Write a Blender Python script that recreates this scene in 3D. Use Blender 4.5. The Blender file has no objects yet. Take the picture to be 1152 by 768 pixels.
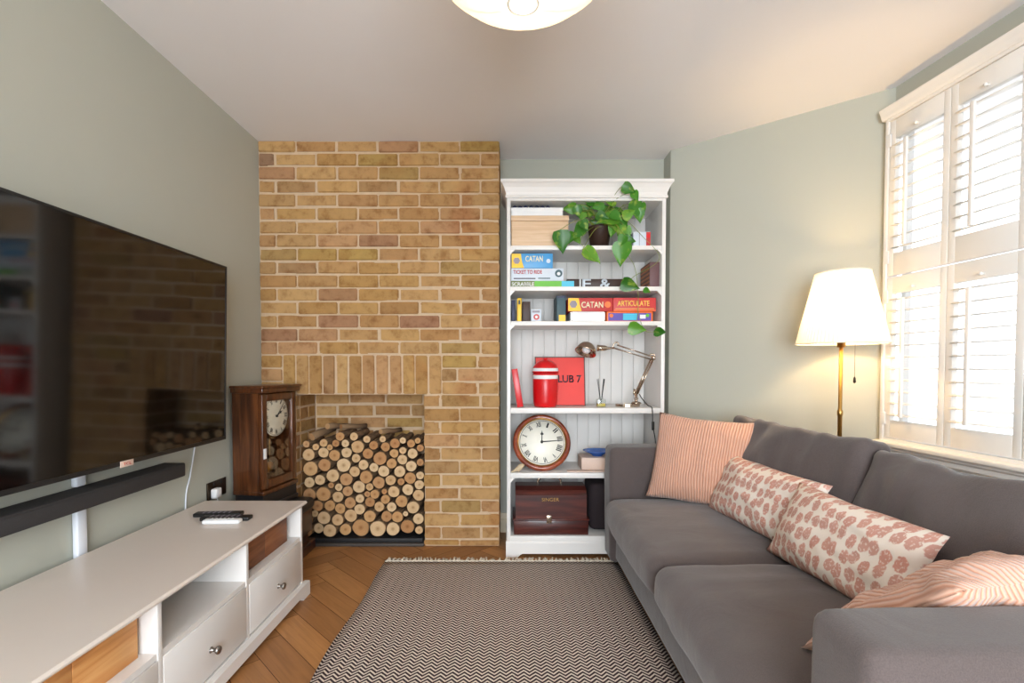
import bpy, bmesh, math, random
from mathutils import Vector, Matrix, Euler, noise
R = math.radians
random.seed(7)
scn = bpy.context.scene
COL = scn.collection

# ------------------------------------------------------------------ materials
def new_mat(name):
    m = bpy.data.materials.new(name); m.use_nodes = True
    nt = m.node_tree; nt.nodes.clear()
    out = nt.nodes.new('ShaderNodeOutputMaterial')
    b = nt.nodes.new('ShaderNodeBsdfPrincipled')
    nt.links.new(b.outputs[0], out.inputs[0])
    return m, nt, b, out

def srgb(r, g, b):
    f = lambda c: (c/255)/12.92 if c/255 <= .04045 else ((c/255+.055)/1.055)**2.4
    return (f(r), f(g), f(b), 1)

def node(nt, t, **kw):
    n = nt.nodes.new(t)
    for k, v in kw.items():
        if k in n.inputs.keys(): n.inputs[k].default_value = v
        else: setattr(n, k, v)
    return n

def coords(nt, kind='Object', scale=(1, 1, 1), rot=(0, 0, 0)):
    tc = nt.nodes.new('ShaderNodeTexCoord'); mp = nt.nodes.new('ShaderNodeMapping')
    mp.inputs['Scale'].default_value = scale; mp.inputs['Rotation'].default_value = rot
    nt.links.new(tc.outputs[kind], mp.inputs[0]); return mp.outputs[0]

def ramp(nt, fac, stops):
    r = nt.nodes.new('ShaderNodeValToRGB'); e = r.color_ramp.elements
    e[0].position, e[0].color = stops[0]; e[1].position, e[1].color = stops[1]
    for p, c in stops[2:]:
        x = e.new(p); x.color = c
    nt.links.new(fac, r.inputs[0]); return r.outputs[0]

def bump(nt, b, h, strength=.3, dist=.002):
    n = nt.nodes.new('ShaderNodeBump'); n.inputs['Strength'].default_value = strength
    n.inputs['Distance'].default_value = dist
    nt.links.new(h, n.inputs['Height']); nt.links.new(n.outputs[0], b.inputs['Normal'])

def plain(name, col, rough=.5, metal=0, spec=.5, var=.04, nscale=6, bmp=0, bscale=200, coat=0):
    m, nt, b, o = new_mat(name)
    b.inputs['Roughness'].default_value = rough; b.inputs['Metallic'].default_value = metal
    b.inputs['Specular IOR Level'].default_value = spec
    b.inputs['Coat Weight'].default_value = coat
    co = coords(nt)
    n = node(nt, 'ShaderNodeTexNoise', Scale=nscale, Detail=3.0); nt.links.new(co, n.inputs['Vector'])
    d = tuple(max(0, c*(1-var)) for c in col[:3]) + (1,); l = tuple(min(1, c*(1+var)) for c in col[:3]) + (1,)
    nt.links.new(ramp(nt, n.outputs['Fac'], [(.3, d), (.7, l)]), b.inputs['Base Color'])
    if bmp:
        n2 = node(nt, 'ShaderNodeTexNoise', Scale=bscale, Detail=2.0); nt.links.new(co, n2.inputs['Vector'])
        bump(nt, b, n2.outputs['Fac'], bmp, .002)
    return m

def wood(name, c0, c1, c2, rough=.4, scale=(1, 12, 12), coat=0, spec=.5, rot=(0, 0, 0)):
    m, nt, b, o = new_mat(name)
    co = coords(nt, scale=scale, rot=rot)
    n = node(nt, 'ShaderNodeTexNoise', Scale=3.0, Detail=6.0, Distortion=.6); nt.links.new(co, n.inputs['Vector'])
    c = ramp(nt, n.outputs['Fac'], [(.3, c0), (.7, c2), (.5, c1)])
    nt.links.new(c, b.inputs['Base Color'])
    b.inputs['Roughness'].default_value = rough; b.inputs['Coat Weight'].default_value = coat
    b.inputs['Specular IOR Level'].default_value = spec
    bump(nt, b, n.outputs['Fac'], .15, .001)
    return m

M = {}
M['wall'] = plain('sage_wall_paint', srgb(180, 181, 169), .75, var=.015, nscale=2, bmp=.04, bscale=300)
M['ceiling'] = plain('ceiling_paint', srgb(242, 240, 241), .85, var=.01, nscale=2)
M['white'] = plain('white_lacquer', srgb(226, 222, 218), .35, var=.012)
M['bench_top'] = plain('bench_top_lacquer', srgb(224, 212, 202), .3, var=.01)
M['white_matt'] = plain('white_matt_paint', srgb(218, 215, 211), .6, var=.02)
M['shutter'] = plain('shutter_white', srgb(238, 234, 228), .4, var=.01)
M['cream_trim'] = plain('cream_trim_paint', srgb(222, 208, 182), .5)
M['black'] = plain('black_plastic', srgb(24, 23, 23), .45)
M['soundbar'] = plain('soundbar_cloth', srgb(48, 45, 45), .8, var=.1, nscale=200, bmp=.3, bscale=700)
M['black_leather'] = plain('black_leather', srgb(30, 30, 34), .42, bmp=.15, bscale=150)
M['steel'] = plain('brushed_nickel', srgb(150, 145, 140), .28, metal=1)
M['antique'] = plain('antique_nickel', srgb(196, 178, 160), .2, metal=1)
M['brass'] = plain('aged_brass', srgb(190, 150, 85), .28, metal=1)
M['dark_brass'] = plain('dark_socket_metal', srgb(58, 46, 34), .3, metal=.8)
M['red'] = plain('red_gloss', srgb(205, 18, 24), .3)
M['red_board'] = plain('red_canvas', srgb(222, 58, 50), .55, var=.05)
M['crimson'] = plain('crimson_card', srgb(198, 56, 56), .5)
M['dark_red'] = plain('dark_red', srgb(110, 20, 24), .5)
M['navy'] = plain('navy', srgb(30, 34, 70), .5)
M['blue'] = plain('box_blue', srgb(70, 150, 205), .4)
M['dish_blue'] = plain('dish_blue', srgb(36, 92, 178), .25)
M['yellow'] = plain('yellow', srgb(240, 190, 30), .45)
M['orange'] = plain('orange', srgb(236, 112, 40), .45)
M['paper'] = plain('paper_white', srgb(230, 230, 230), .6)
M['grey_box'] = plain('pale_grey_card', srgb(204, 212, 222), .5)
M['cream_ink'] = plain('cream_ink', srgb(238, 226, 190), .5)
M['red_ink'] = plain('red_ink', srgb(186, 50, 48), .5)
M['black_ink'] = plain('black_ink', srgb(28, 30, 32), .5)
M['navy_ink'] = plain('navy_ink', srgb(52, 36, 52), .5)
M['gold_ink'] = plain('gold_ink', srgb(240, 196, 90), .45)
M['grey_ink'] = plain('grey_ink', srgb(140, 130, 140), .5)
M['green'] = plain('green_card', srgb(96, 178, 40), .45)
M['olive'] = plain('olive_card', srgb(120, 130, 80), .5)
M['cyan'] = plain('cyan_card', srgb(60, 180, 210), .4)
M['teal'] = plain('teal_cloth', srgb(62, 88, 96), .6)
M['purple'] = plain('purple_card', srgb(88, 70, 160), .45)
M['choc'] = plain('chocolate', srgb(58, 34, 26), .5)
M['mauve'] = plain('mauve_brown', srgb(104, 72, 74), .55)
M['dark_box'] = plain('dark_fabric', srgb(34, 22, 26), .85)
M['tan'] = wood('tan_veneer', srgb(206, 172, 138), srgb(214, 182, 148), srgb(222, 192, 160), .55, (2, 30, 30))
M['pink_card'] = plain('pinkish_card', srgb(212, 186, 170), .6)
M['soil'] = plain('soil', srgb(40, 26, 18), .9)
M['pot'] = plain('pot_brown', srgb(52, 32, 22), .5)
M['stem'] = plain('vine_stem', srgb(130, 140, 60), .5)
M['dial'] = plain('clock_dial', srgb(242, 240, 228), .4, var=.01)
M['mahogany'] = wood('mahogany', srgb(52, 26, 12), srgb(80, 43, 21), srgb(108, 62, 31), .3, (12, 12, 1.2), coat=.3)
M['mahog_ring'] = wood('mahogany_rim', srgb(96, 34, 18), srgb(134, 58, 32), srgb(158, 76, 44), .25, (4, 4, 4), coat=.4)
M['dark_wood'] = wood('dark_walnut', srgb(42, 20, 12), srgb(66, 32, 18), srgb(90, 44, 24), .35, (12, 12, 1.5), coat=.2)
M['case_wood'] = wood('sewing_case_wood', srgb(50, 16, 14), srgb(72, 26, 20), srgb(92, 38, 28), .35, (1.2, 12, 12), coat=.3)
M['crate_dark'] = wood('crate_brown', srgb(96, 54, 30), srgb(132, 80, 48), srgb(156, 100, 64), .6, (10, 1.2, 10))
M['crate_light'] = wood('crate_pine', srgb(186, 118, 60), srgb(214, 150, 86), srgb(226, 170, 108), .6, (10, 1.0, 14))
M['rubber'] = plain('black_cable', srgb(30, 28, 27), .5)
M['white_plastic'] = plain('white_plastic', srgb(232, 232, 232), .35)
M['cable_white'] = plain('trunking_white', srgb(226, 230, 238), .4)
M['shell'] = plain('shell', srgb(206, 184, 150), .4, var=.25, nscale=20)
M['tray'] = plain('black_hearth_iron', srgb(26, 25, 27), .6)
M['slate'] = plain('hearth_slate', srgb(70, 62, 56), .6)
M['mortar'] = plain('mortar', srgb(198, 172, 142), .9, var=.06, nscale=30, bmp=.3, bscale=120)
M['plaster'] = plain('plaster_return', srgb(196, 180, 156), .9)
M['far_wall'] = plain('far_render', srgb(200, 200, 205), .8)
M['pavement'] = plain('pavement', srgb(222, 220, 216), .9, var=.06)  # lightened so the ground outside bounces more light up to the ceiling
M['slate_roof'] = plain('slate_roof', srgb(90, 92, 100), .7)
M['far_glass'] = plain('far_glass', srgb(150, 168, 196), .3)
M['liquid'] = plain('amber_liquid', srgb(186, 168, 84), .2)

def make_screen():
    m, nt, b, o = new_mat('tv_screen')
    b.inputs['Base Color'].default_value = (.004, .0035, .003, 1)
    b.inputs['Roughness'].default_value = .07; b.inputs['IOR'].default_value = 1.62
    n = node(nt, 'ShaderNodeTexNoise', Scale=900.0); nt.links.new(coords(nt), n.inputs['Vector'])
    bump(nt, b, n.outputs['Fac'], .01, .0002)
    return m
M['screen'] = make_screen()

def make_brick():
    m, nt, b, o = new_mat('buff_brick')
    g = nt.nodes.new('ShaderNodeNewGeometry')
    base = ramp(nt, g.outputs['Random Per Island'], [
        (0, srgb(166, 130, 88)), (1, srgb(178, 140, 90)), (.12, srgb(184, 146, 98)), (.3, srgb(172, 130, 84)),
        (.42, srgb(190, 152, 102)), (.55, srgb(178, 138, 84)), (.66, srgb(162, 122, 78)), (.75, srgb(186, 144, 102)),
        (.84, srgb(158, 116, 88)), (.9, srgb(174, 142, 82)), (.955, srgb(144, 112, 88))])
    co = coords(nt, scale=(1, 1, 1))
    n = node(nt, 'ShaderNodeTexNoise', Scale=14.0, Detail=5.0, Roughness=.65); nt.links.new(co, n.inputs['Vector'])
    mot = ramp(nt, n.outputs['Fac'], [(.32, (.62, .52, .44, 1)), (.72, (1.06, 1.04, 1.0, 1)), (.5, (.93, .92, .9, 1))])
    mx = node(nt, 'ShaderNodeMix', data_type='RGBA', blend_type='MULTIPLY'); mx.inputs[0].default_value = 1
    nt.links.new(base, mx.inputs[6]); nt.links.new(mot, mx.inputs[7])
    n2 = node(nt, 'ShaderNodeTexNoise', Scale=3.2, Detail=2.0); nt.links.new(co, n2.inputs['Vector'])
    sp = ramp(nt, n2.outputs['Fac'], [(.6, (1, 1, 1, 1)), (.72, (.84, .66, .62, 1))])
    mx2 = node(nt, 'ShaderNodeMix', data_type='RGBA', blend_type='MULTIPLY'); mx2.inputs[0].default_value = .7
    nt.links.new(mx.outputs[2], mx2.inputs[6]); nt.links.new(sp, mx2.inputs[7])
    nt.links.new(mx2.outputs[2], b.inputs['Base Color'])
    b.inputs['Roughness'].default_value = .88; b.inputs['Specular IOR Level'].default_value = .25
    n3 = node(nt, 'ShaderNodeTexNoise', Scale=90.0, Detail=6.0, Roughness=.7); nt.links.new(co, n3.inputs['Vector'])
    bump(nt, b, n3.outputs['Fac'], .5, .003)
    return m
M['brick'] = make_brick()

def make_floor():
    m, nt, b, o = new_mat('oak_herringbone')
    g = nt.nodes.new('ShaderNodeNewGeometry')
    base = ramp(nt, g.outputs['Random Per Island'], [(0, srgb(152, 106, 64)), (1, srgb(174, 124, 76)),
        (.25, srgb(164, 114, 68)), (.5, srgb(148, 102, 62)), (.75, srgb(178, 126, 76))])
    co = coords(nt, 'UV', (2.2, 30, 1))
    n = node(nt, 'ShaderNodeTexNoise', Scale=2.0, Detail=6.0, Distortion=.8); nt.links.new(co, n.inputs['Vector'])
    gr = ramp(nt, n.outputs['Fac'], [(.3, (.78, .74, .7, 1)), (.65, (1.06, 1.05, 1.04, 1))])
    mx = node(nt, 'ShaderNodeMix', data_type='RGBA', blend_type='MULTIPLY'); mx.inputs[0].default_value = .8
    nt.links.new(base, mx.inputs[6]); nt.links.new(gr, mx.inputs[7])
    nt.links.new(mx.outputs[2], b.inputs['Base Color'])
    b.inputs['Roughness'].default_value = .38; b.inputs['Specular IOR Level'].default_value = .4
    bump(nt, b, n.outputs['Fac'], .08, .001)
    return m
M['oak'] = make_floor()
M['floor_gap'] = plain('floor_gap', srgb(70, 42, 24), .8)

def make_fabric(name, c, sheen=.3):
    m, nt, b, o = new_mat(name)
    co = coords(nt)
    n = node(nt, 'ShaderNodeTexNoise', Scale=420.0, Detail=2.0); nt.links.new(co, n.inputs['Vector'])
    n2 = node(nt, 'ShaderNodeTexNoise', Scale=6.0, Detail=3.0, Distortion=1.4); nt.links.new(co, n2.inputs['Vector'])
    d = tuple(x*.86 for x in c[:3])+(1,); l = tuple(x*1.14 for x in c[:3])+(1,)
    nt.links.new(ramp(nt, n.outputs['Fac'], [(.3, d), (.7, l)]), b.inputs['Base Color'])
    b.inputs['Roughness'].default_value = .85; b.inputs['Sheen Weight'].default_value = sheen
    b.inputs['Specular IOR Level'].default_value = .2
    ad = node(nt, 'ShaderNodeMath', operation='MULTIPLY_ADD'); ad.inputs[1].default_value = 9.0
    nt.links.new(n2.outputs['Fac'], ad.inputs[0]); nt.links.new(n.outputs['Fac'], ad.inputs[2])
    bump(nt, b, ad.outputs[0], .14, .004)
    return m
M['sofa'] = make_fabric('sofa_charcoal_fabric', srgb(89, 79, 77))

def make_cord(name, c0, c1, freq=46):
    m, nt, b, o = new_mat(name)
    tc = nt.nodes.new('ShaderNodeTexCoord'); sx = nt.nodes.new('ShaderNodeSeparateXYZ')
    nt.links.new(tc.outputs['UV'], sx.inputs[0])
    mu = node(nt, 'ShaderNodeMath', operation='MULTIPLY'); mu.inputs[1].default_value = freq*2*math.pi
    nt.links.new(sx.outputs[0], mu.inputs[0])
    sn = node(nt, 'ShaderNodeMath', operation='SINE'); nt.links.new(mu.outputs[0], sn.inputs[0])
    h = node(nt, 'ShaderNodeMath', operation='MULTIPLY_ADD'); h.inputs[1].default_value = .5; h.inputs[2].default_value = .5
    nt.links.new(sn.outputs[0], h.inputs[0])
    nt.links.new(ramp(nt, h.outputs[0], [(.05, c0), (.6, c1)]), b.inputs['Base Color'])
    b.inputs['Roughness'].default_value = .85; b.inputs['Sheen Weight'].default_value = .4
    b.inputs['Specular IOR Level'].default_value = .15
    bump(nt, b, h.outputs[0], .8, .004)
    return m
M['cord'] = make_cord('peach_corduroy', srgb(198, 138, 110), srgb(226, 178, 154), 78)

def make_print():
    m, nt, b, o = new_mat('floral_block_print')
    tc = nt.nodes.new('ShaderNodeTexCoord'); mp = nt.nodes.new('ShaderNodeMapping')
    mp.inputs['Scale'].default_value = (26, 19, 1)
    nt.links.new(tc.outputs['UV'], mp.inputs[0])
    wn = node(nt, 'ShaderNodeTexNoise', Scale=3.0, Detail=4.0); nt.links.new(mp.outputs[0], wn.inputs['Vector'])
    mixv = node(nt, 'ShaderNodeMix', data_type='RGBA', blend_type='LINEAR_LIGHT'); mixv.inputs[0].default_value = .22
    nt.links.new(mp.outputs[0], mixv.inputs[6]); nt.links.new(wn.outputs['Color'], mixv.inputs[7])
    v = node(nt, 'ShaderNodeTexVoronoi', Scale=1.0, Randomness=.42, voronoi_dimensions='2D'); nt.links.new(mixv.outputs[2], v.inputs['Vector'])
    blob = ramp(nt, v.outputs['Distance'], [(.38, (1, 1, 1, 1)), (.44, (0, 0, 0, 1))])
    cl = ramp(nt, v.outputs['Color'], [(.0, srgb(212, 154, 138)), (1, srgb(222, 168, 150)), (.5, srgb(206, 158, 144))])
    n = node(nt, 'ShaderNodeTexNoise', Scale=6.0, Detail=3.0); nt.links.new(mp.outputs[0], n.inputs['Vector'])
    brk = ramp(nt, n.outputs['Fac'], [(.36, (.35, .35, .35, 1)), (.46, (1, 1, 1, 1))])
    f = node(nt, 'ShaderNodeMath', operation='MULTIPLY'); nt.links.new(blob, f.inputs[0]); nt.links.new(brk, f.inputs[1])
    mx = node(nt, 'ShaderNodeMix', data_type='RGBA'); nt.links.new(f.outputs[0], mx.inputs[0])
    mx.inputs[6].default_value = srgb(240, 228, 216); nt.links.new(cl, mx.inputs[7])
    nt.links.new(mx.outputs[2], b.inputs['Base Color'])
    b.inputs['Roughness'].default_value = .85; b.inputs['Specular IOR Level'].default_value = .15
    n2 = node(nt, 'ShaderNodeTexNoise', Scale=60.0, Detail=3.0); nt.links.new(mp.outputs[0], n2.inputs['Vector'])
    bump(nt, b, n2.outputs['Fac'], .15, .002)
    return m
M['print'] = make_print()

def make_rug():
    m, nt, b, o = new_mat('zigzag_weave')
    tc = nt.nodes.new('ShaderNodeTexCoord'); sx = nt.nodes.new('ShaderNodeSeparateXYZ')
    nt.links.new(tc.outputs['UV'], sx.inputs[0])
    nn = node(nt, 'ShaderNodeTexNoise', Scale=30.0, Detail=2.0); nt.links.new(tc.outputs['UV'], nn.inputs['Vector'])
    def math_(op, a, b_):
        n = node(nt, 'ShaderNodeMath', operation=op)
        for i, v in enumerate((a, b_)):
            if v is None: continue
            if isinstance(v, (int, float)): n.inputs[i].default_value = v
            else: nt.links.new(v, n.inputs[i])
        return n.outputs[0]
    jx = math_('MULTIPLY_ADD', nn.outputs['Fac'], .006)
    x = math_('ADD', sx.outputs[0], jx)
    zig = math_('PINGPONG', x, .021)                  # triangle wave 0..0.021
    y = math_('ADD', sx.outputs[1], zig)
    fr = math_('FRACT', math_('DIVIDE', y, .0197), None)
    tri = math_('PINGPONG', fr, .5)
    c = ramp(nt, tri, [(.23, srgb(60, 46, 48)), (.33, srgb(222, 208, 194))])
    nt.links.new(c, b.inputs['Base Color'])
    b.inputs['Roughness'].default_value = .95; b.inputs['Specular IOR Level'].default_value = .1
    n2 = node(nt, 'ShaderNodeTexNoise', Scale=260.0, Detail=2.0); nt.links.new(tc.outputs['UV'], n2.inputs['Vector'])
    bump(nt, b, n2.outputs['Fac'], .5, .003)
    return m
M['rug'] = make_rug()
M['fringe'] = plain('rug_fringe', srgb(206, 194, 176), .9, var=.2, nscale=120)

def make_leaf():
    m, nt, b, o = new_mat('pothos_leaf')
    g = nt.nodes.new('ShaderNodeNewGeometry')
    base = ramp(nt, g.outputs['Random Per Island'], [(0, srgb(44, 104, 26)), (1, srgb(104, 158, 46)), (.5, srgb(62, 128, 34)), (.8, srgb(80, 146, 40))])
    n = node(nt, 'ShaderNodeTexNoise', Scale=28.0, Detail=3.0); nt.links.new(coords(nt), n.inputs['Vector'])
    v = ramp(nt, n.outputs['Fac'], [(.55, (0, 0, 0, 1)), (.72, (1, 1, 1, 1))])
    mx = node(nt, 'ShaderNodeMix', data_type='RGBA'); nt.links.new(v, mx.inputs[0])
    nt.links.new(base, mx.inputs[6]); mx.inputs[7].default_value = srgb(160, 184, 72)
    nt.links.new(mx.outputs[2], b.inputs['Base Color'])
    b.inputs['Roughness'].default_value = .35
    tr = nt.nodes.new('ShaderNodeBsdfTranslucent'); nt.links.new(mx.outputs[2], tr.inputs[0])
    ms = nt.nodes.new('ShaderNodeMixShader'); ms.inputs[0].default_value = .25
    nt.links.new(b.outputs[0], ms.inputs[1]); nt.links.new(tr.outputs[0], ms.inputs[2]); nt.links.new(ms.outputs[0], o.inputs[0])
    return m
M['leaf'] = make_leaf()

def make_glass(name, tint=(1, 1, 1, 1), refl=.08):
    m, nt, b, o = new_mat(name); nt.nodes.remove(b)
    t = nt.nodes.new('ShaderNodeBsdfTransparent'); t.inputs[0].default_value = tint
    g = nt.nodes.new('ShaderNodeBsdfGlossy'); g.inputs['Roughness'].default_value = .02
    f = nt.nodes.new('ShaderNodeLayerWeight'); f.inputs[0].default_value = .5
    p5 = node(nt, 'ShaderNodeMath', operation='POWER'); p5.inputs[1].default_value = 4; nt.links.new(f.outputs['Facing'], p5.inputs[0])
    a = node(nt, 'ShaderNodeMath', operation='MULTIPLY_ADD'); a.inputs[1].default_value = .8; a.inputs[2].default_value = refl; nt.links.new(p5.outputs[0], a.inputs[0])
    ms = nt.nodes.new('ShaderNodeMixShader'); nt.links.new(a.outputs[0], ms.inputs[0])
    nt.links.new(t.outputs[0], ms.inputs[1]); nt.links.new(g.outputs[0], ms.inputs[2]); nt.links.new(ms.outputs[0], o.inputs[0])
    return m
M['glass'] = make_glass('window_glass', refl=.05)
M['clock_glass'] = make_glass('clock_door_glass', (.97, .96, .94, 1), refl=.07)
M['bottle'] = make_glass('bottle_glass', (.93, .95, .93, 1), refl=.06)

def make_shade(name, c, trans=.6):
    m, nt, b, o = new_mat(name); nt.nodes.remove(b)
    d = nt.nodes.new('ShaderNodeBsdfDiffuse'); t = nt.nodes.new('ShaderNodeBsdfTranslucent')
    n = node(nt, 'ShaderNodeTexNoise', Scale=40.0); nt.links.new(coords(nt), n.inputs['Vector'])
    lo = tuple(x*.95 for x in c[:3])+(1,)
    cc = ramp(nt, n.outputs['Fac'], [(.3, lo), (.7, c)])
    nt.links.new(cc, d.inputs[0]); nt.links.new(cc, t.inputs[0])
    ms = nt.nodes.new('ShaderNodeMixShader'); ms.inputs[0].default_value = trans
    nt.links.new(d.outputs[0], ms.inputs[1]); nt.links.new(t.outputs[0], ms.inputs[2]); nt.links.new(ms.outputs[0], o.inputs[0])
    return m
M['shade'] = make_shade('pleated_shade_cloth', srgb(250, 244, 232), .2)
M['lantern'] = make_shade('lantern_paper', srgb(252, 242, 226), .35)

def make_bulb(name, c, s):
    m, nt, b, o = new_mat(name)
    b.inputs['Base Color'].default_value = (1, 1, 1, 1)
    b.inputs['Emission Color'].default_value = c; b.inputs['Emission Strength'].default_value = s
    return m
M['bulb_warm'] = make_bulb('lit_bulb_warm', (1, .78, .5, 1), 12)
M['bulb'] = make_bulb('lit_bulb', (1, .86, .66, 1), 10)

def make_bark():
    m, nt, b, o = new_mat('log_bark')
    n = node(nt, 'ShaderNodeTexNoise', Scale=3.0, Detail=5.0); nt.links.new(coords(nt, scale=(1, 1, .5)), n.inputs['Vector'])
    nt.links.new(ramp(nt, n.outputs['Fac'], [(.3, srgb(78, 56, 38)), (.7, srgb(150, 120, 88))]), b.inputs['Base Color'])
    b.inputs['Roughness'].default_value = .9; bump(nt, b, n.outputs['Fac'], .6, .01)
    return m
M['bark'] = make_bark()

def make_logend():
    m, nt, b, o = new_mat('log_end_grain')
    oi = nt.nodes.new('ShaderNodeObjectInfo')
    base = ramp(nt, oi.outputs['Random'], [(0, srgb(206, 172, 128)), (1, srgb(190, 148, 104)), (.35, srgb(218, 190, 150)), (.6, srgb(198, 156, 106)), (.8, srgb(178, 130, 84))])
    tc = nt.nodes.new('ShaderNodeTexCoord'); mp = nt.nodes.new('ShaderNodeMapping'); mp.inputs['Scale'].default_value = (1, 0, 1)
    nt.links.new(tc.outputs['Object'], mp.inputs[0])
    n = node(nt, 'ShaderNodeTexNoise', Scale=2.2, Detail=3.0); nt.links.new(mp.outputs[0], n.inputs['Vector'])
    ln = node(nt, 'ShaderNodeVectorMath', operation='LENGTH'); nt.links.new(mp.outputs[0], ln.inputs[0])
    ad = node(nt, 'ShaderNodeMath', operation='MULTIPLY_ADD'); ad.inputs[1].default_value = .35
    nt.links.new(n.outputs['Fac'], ad.inputs[0]); nt.links.new(ln.outputs['Value'], ad.inputs[2])
    mu = node(nt, 'ShaderNodeMath', operation='MULTIPLY'); mu.inputs[1].default_value = 42; nt.links.new(ad.outputs[0], mu.inputs[0])
    sn = node(nt, 'ShaderNodeMath', operation='SINE'); nt.links.new(mu.outputs[0], sn.inputs[0])
    rg = ramp(nt, sn.outputs[0], [(.0, (.88, .84, .8, 1)), (.6, (1.03, 1.03, 1.03, 1))])
    hc = ramp(nt, ln.outputs['Value'], [(.04, (.62, .5, .4, 1)), (.35, (.97, .93, .9, 1)), (.8, (1.02, 1.02, 1.02, 1)), (.97, (.7, .6, .5, 1))])
    mx = node(nt, 'ShaderNodeMix', data_type='RGBA', blend_type='MULTIPLY'); mx.inputs[0].default_value = 1
    nt.links.new(base, mx.inputs[6]); nt.links.new(rg, mx.inputs[7])
    mx2 = node(nt, 'ShaderNodeMix', data_type='RGBA', blend_type='MULTIPLY'); mx2.inputs[0].default_value = 1
    nt.links.new(mx.outputs[2], mx2.inputs[6]); nt.links.new(hc, mx2.inputs[7])
    nt.links.new(mx2.outputs[2], b.inputs['Base Color']); b.inputs['Roughness'].default_value = .85
    bump(nt, b, n.outputs['Fac'], .3, .01)
    return m
M['log_end'] = make_logend()

def make_lattice():
    m, nt, b, o = new_mat('lattice_pattern')
    ck = node(nt, 'ShaderNodeTexChecker', Scale=60.0); ck.inputs[1].default_value = srgb(190, 110, 58); ck.inputs[2].default_value = srgb(62, 34, 26)
    nt.links.new(coords(nt, rot=(R(45), 0, 0)), ck.inputs[0])
    nt.links.new(ck.outputs[0], b.inputs['Base Color']); b.inputs['Roughness'].default_value = .6
    return m
M['lattice'] = make_lattice()

# ------------------------------------------------------------------ mesh helpers
def bmn():
    return bmesh.new()

def merge(dst, src, mi=None, mtx=None):
    """append src into dst"""
    if mtx is not None: bmesh.ops.transform(src, matrix=mtx, verts=src.verts)
    uvs = src.loops.layers.uv.active
    uvd = None
    if uvs is not None: uvd = dst.loops.layers.uv.active or dst.loops.layers.uv.new('UVMap')
    vm = [dst.verts.new(v.co) for v in src.verts]
    src.verts.index_update()
    for f in src.faces:
        try: nf = dst.faces.new([vm[v.index] for v in f.verts])
        except ValueError: continue
        nf.material_index = f.material_index if mi is None else mi
        nf.smooth = f.smooth
        if uvd is not None:
            for l, k in zip(nf.loops, f.loops): l[uvd].uv = k[uvs].uv
    src.free()

def box(bm, lo, hi, bev=0, seg=2, mi=0, mtx=None):
    t = bmesh.new()
    bmesh.ops.create_cube(t, size=1)
    for v in t.verts:
        v.co = Vector([lo[i] + (v.co[i]+.5)*(hi[i]-lo[i]) for i in range(3)])
    if bev:
        bmesh.ops.bevel(t, geom=list(t.edges), offset=bev, segments=seg, profile=.5, affect='EDGES')
        for f in t.faces: f.smooth = True
    merge(bm, t, mi, mtx); return bm

def lathe(bm, prof, n=32, mi=0, mtx=None, cap=True, smooth=True):
    """prof = [(r,z)...] about local z"""
    t = bmesh.new(); rings = []
    for r, z in prof:
        if r < 1e-6: rings.append([t.verts.new((0, 0, z))])
        else: rings.append([t.verts.new((r*math.cos(2*math.pi*i/n), r*math.sin(2*math.pi*i/n), z)) for i in range(n)])
    for a, b in zip(rings, rings[1:]):
        for i in range(n):
            j = (i+1) % n
            if len(a) == 1 and len(b) == 1: continue
            if len(a) == 1: f = t.faces.new((a[0], b[j], b[i]))
            elif len(b) == 1: f = t.faces.new((a[i], a[j], b[0]))
            else: f = t.faces.new((a[i], a[j], b[j], b[i]))
            f.smooth = smooth
    if cap:
        if len(rings[0]) > 1: t.faces.new(list(reversed(rings[0])))
        if len(rings[-1]) > 1: t.faces.new(rings[-1])
    bmesh.ops.recalc_face_normals(t, faces=t.faces)
    merge(bm, t, mi, mtx); return bm

def tube(bm, pts, r, n=8, mi=0, mtx=None):
    t = bmesh.new(); pts = [Vector(p) for p in pts]; rings = []
    up = Vector((0, 0, 1)); prev = None
    for i, p in enumerate(pts):
        d = (pts[min(i+1, len(pts)-1)] - pts[max(i-1, 0)]).normalized()
        if prev is None:
            a = d.cross(up)
            if a.length < 1e-3: a = d.cross(Vector((1, 0, 0)))
        else:
            a = prev - d*prev.dot(d)
        a.normalize(); prev = a; b = d.cross(a)
        rr = r[i] if isinstance(r, (list, tuple)) else r
        rings.append([t.verts.new(p + (a*math.cos(2*math.pi*k/n) + b*math.sin(2*math.pi*k/n))*rr) for k in range(n)])
    for a, b in zip(rings, rings[1:]):
        for k in range(n):
            f = t.faces.new((a[k], a[(k+1) % n], b[(k+1) % n], b[k])); f.smooth = True
    t.faces.new(list(reversed(rings[0]))); t.faces.new(rings[-1])
    bmesh.ops.recalc_face_normals(t, faces=t.faces)
    merge(bm, t, mi, mtx); return bm

def prism(bm, poly, z0, z1, mi=0, mtx=None, smooth=False):
    t = bmesh.new()
    a = [t.verts.new((x, y, z0)) for x, y in poly]; b = [t.verts.new((x, y, z1)) for x, y in poly]
    t.faces.new(list(reversed(a))); t.faces.new(b)
    n = len(poly)
    for i in range(n):
        f = t.faces.new((a[i], a[(i+1) % n], b[(i+1) % n], b[i])); f.smooth = smooth
    bmesh.ops.recalc_face_normals(t, faces=t.faces)
    merge(bm, t, mi, mtx); return bm

def basis(o, x, y, z):
    x, y, z = Vector(x), Vector(y), Vector(z)
    return Matrix(((x.x, y.x, z.x, o[0]), (x.y, y.y, z.y, o[1]), (x.z, y.z, z.z, o[2]), (0, 0, 0, 1)))

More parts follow.
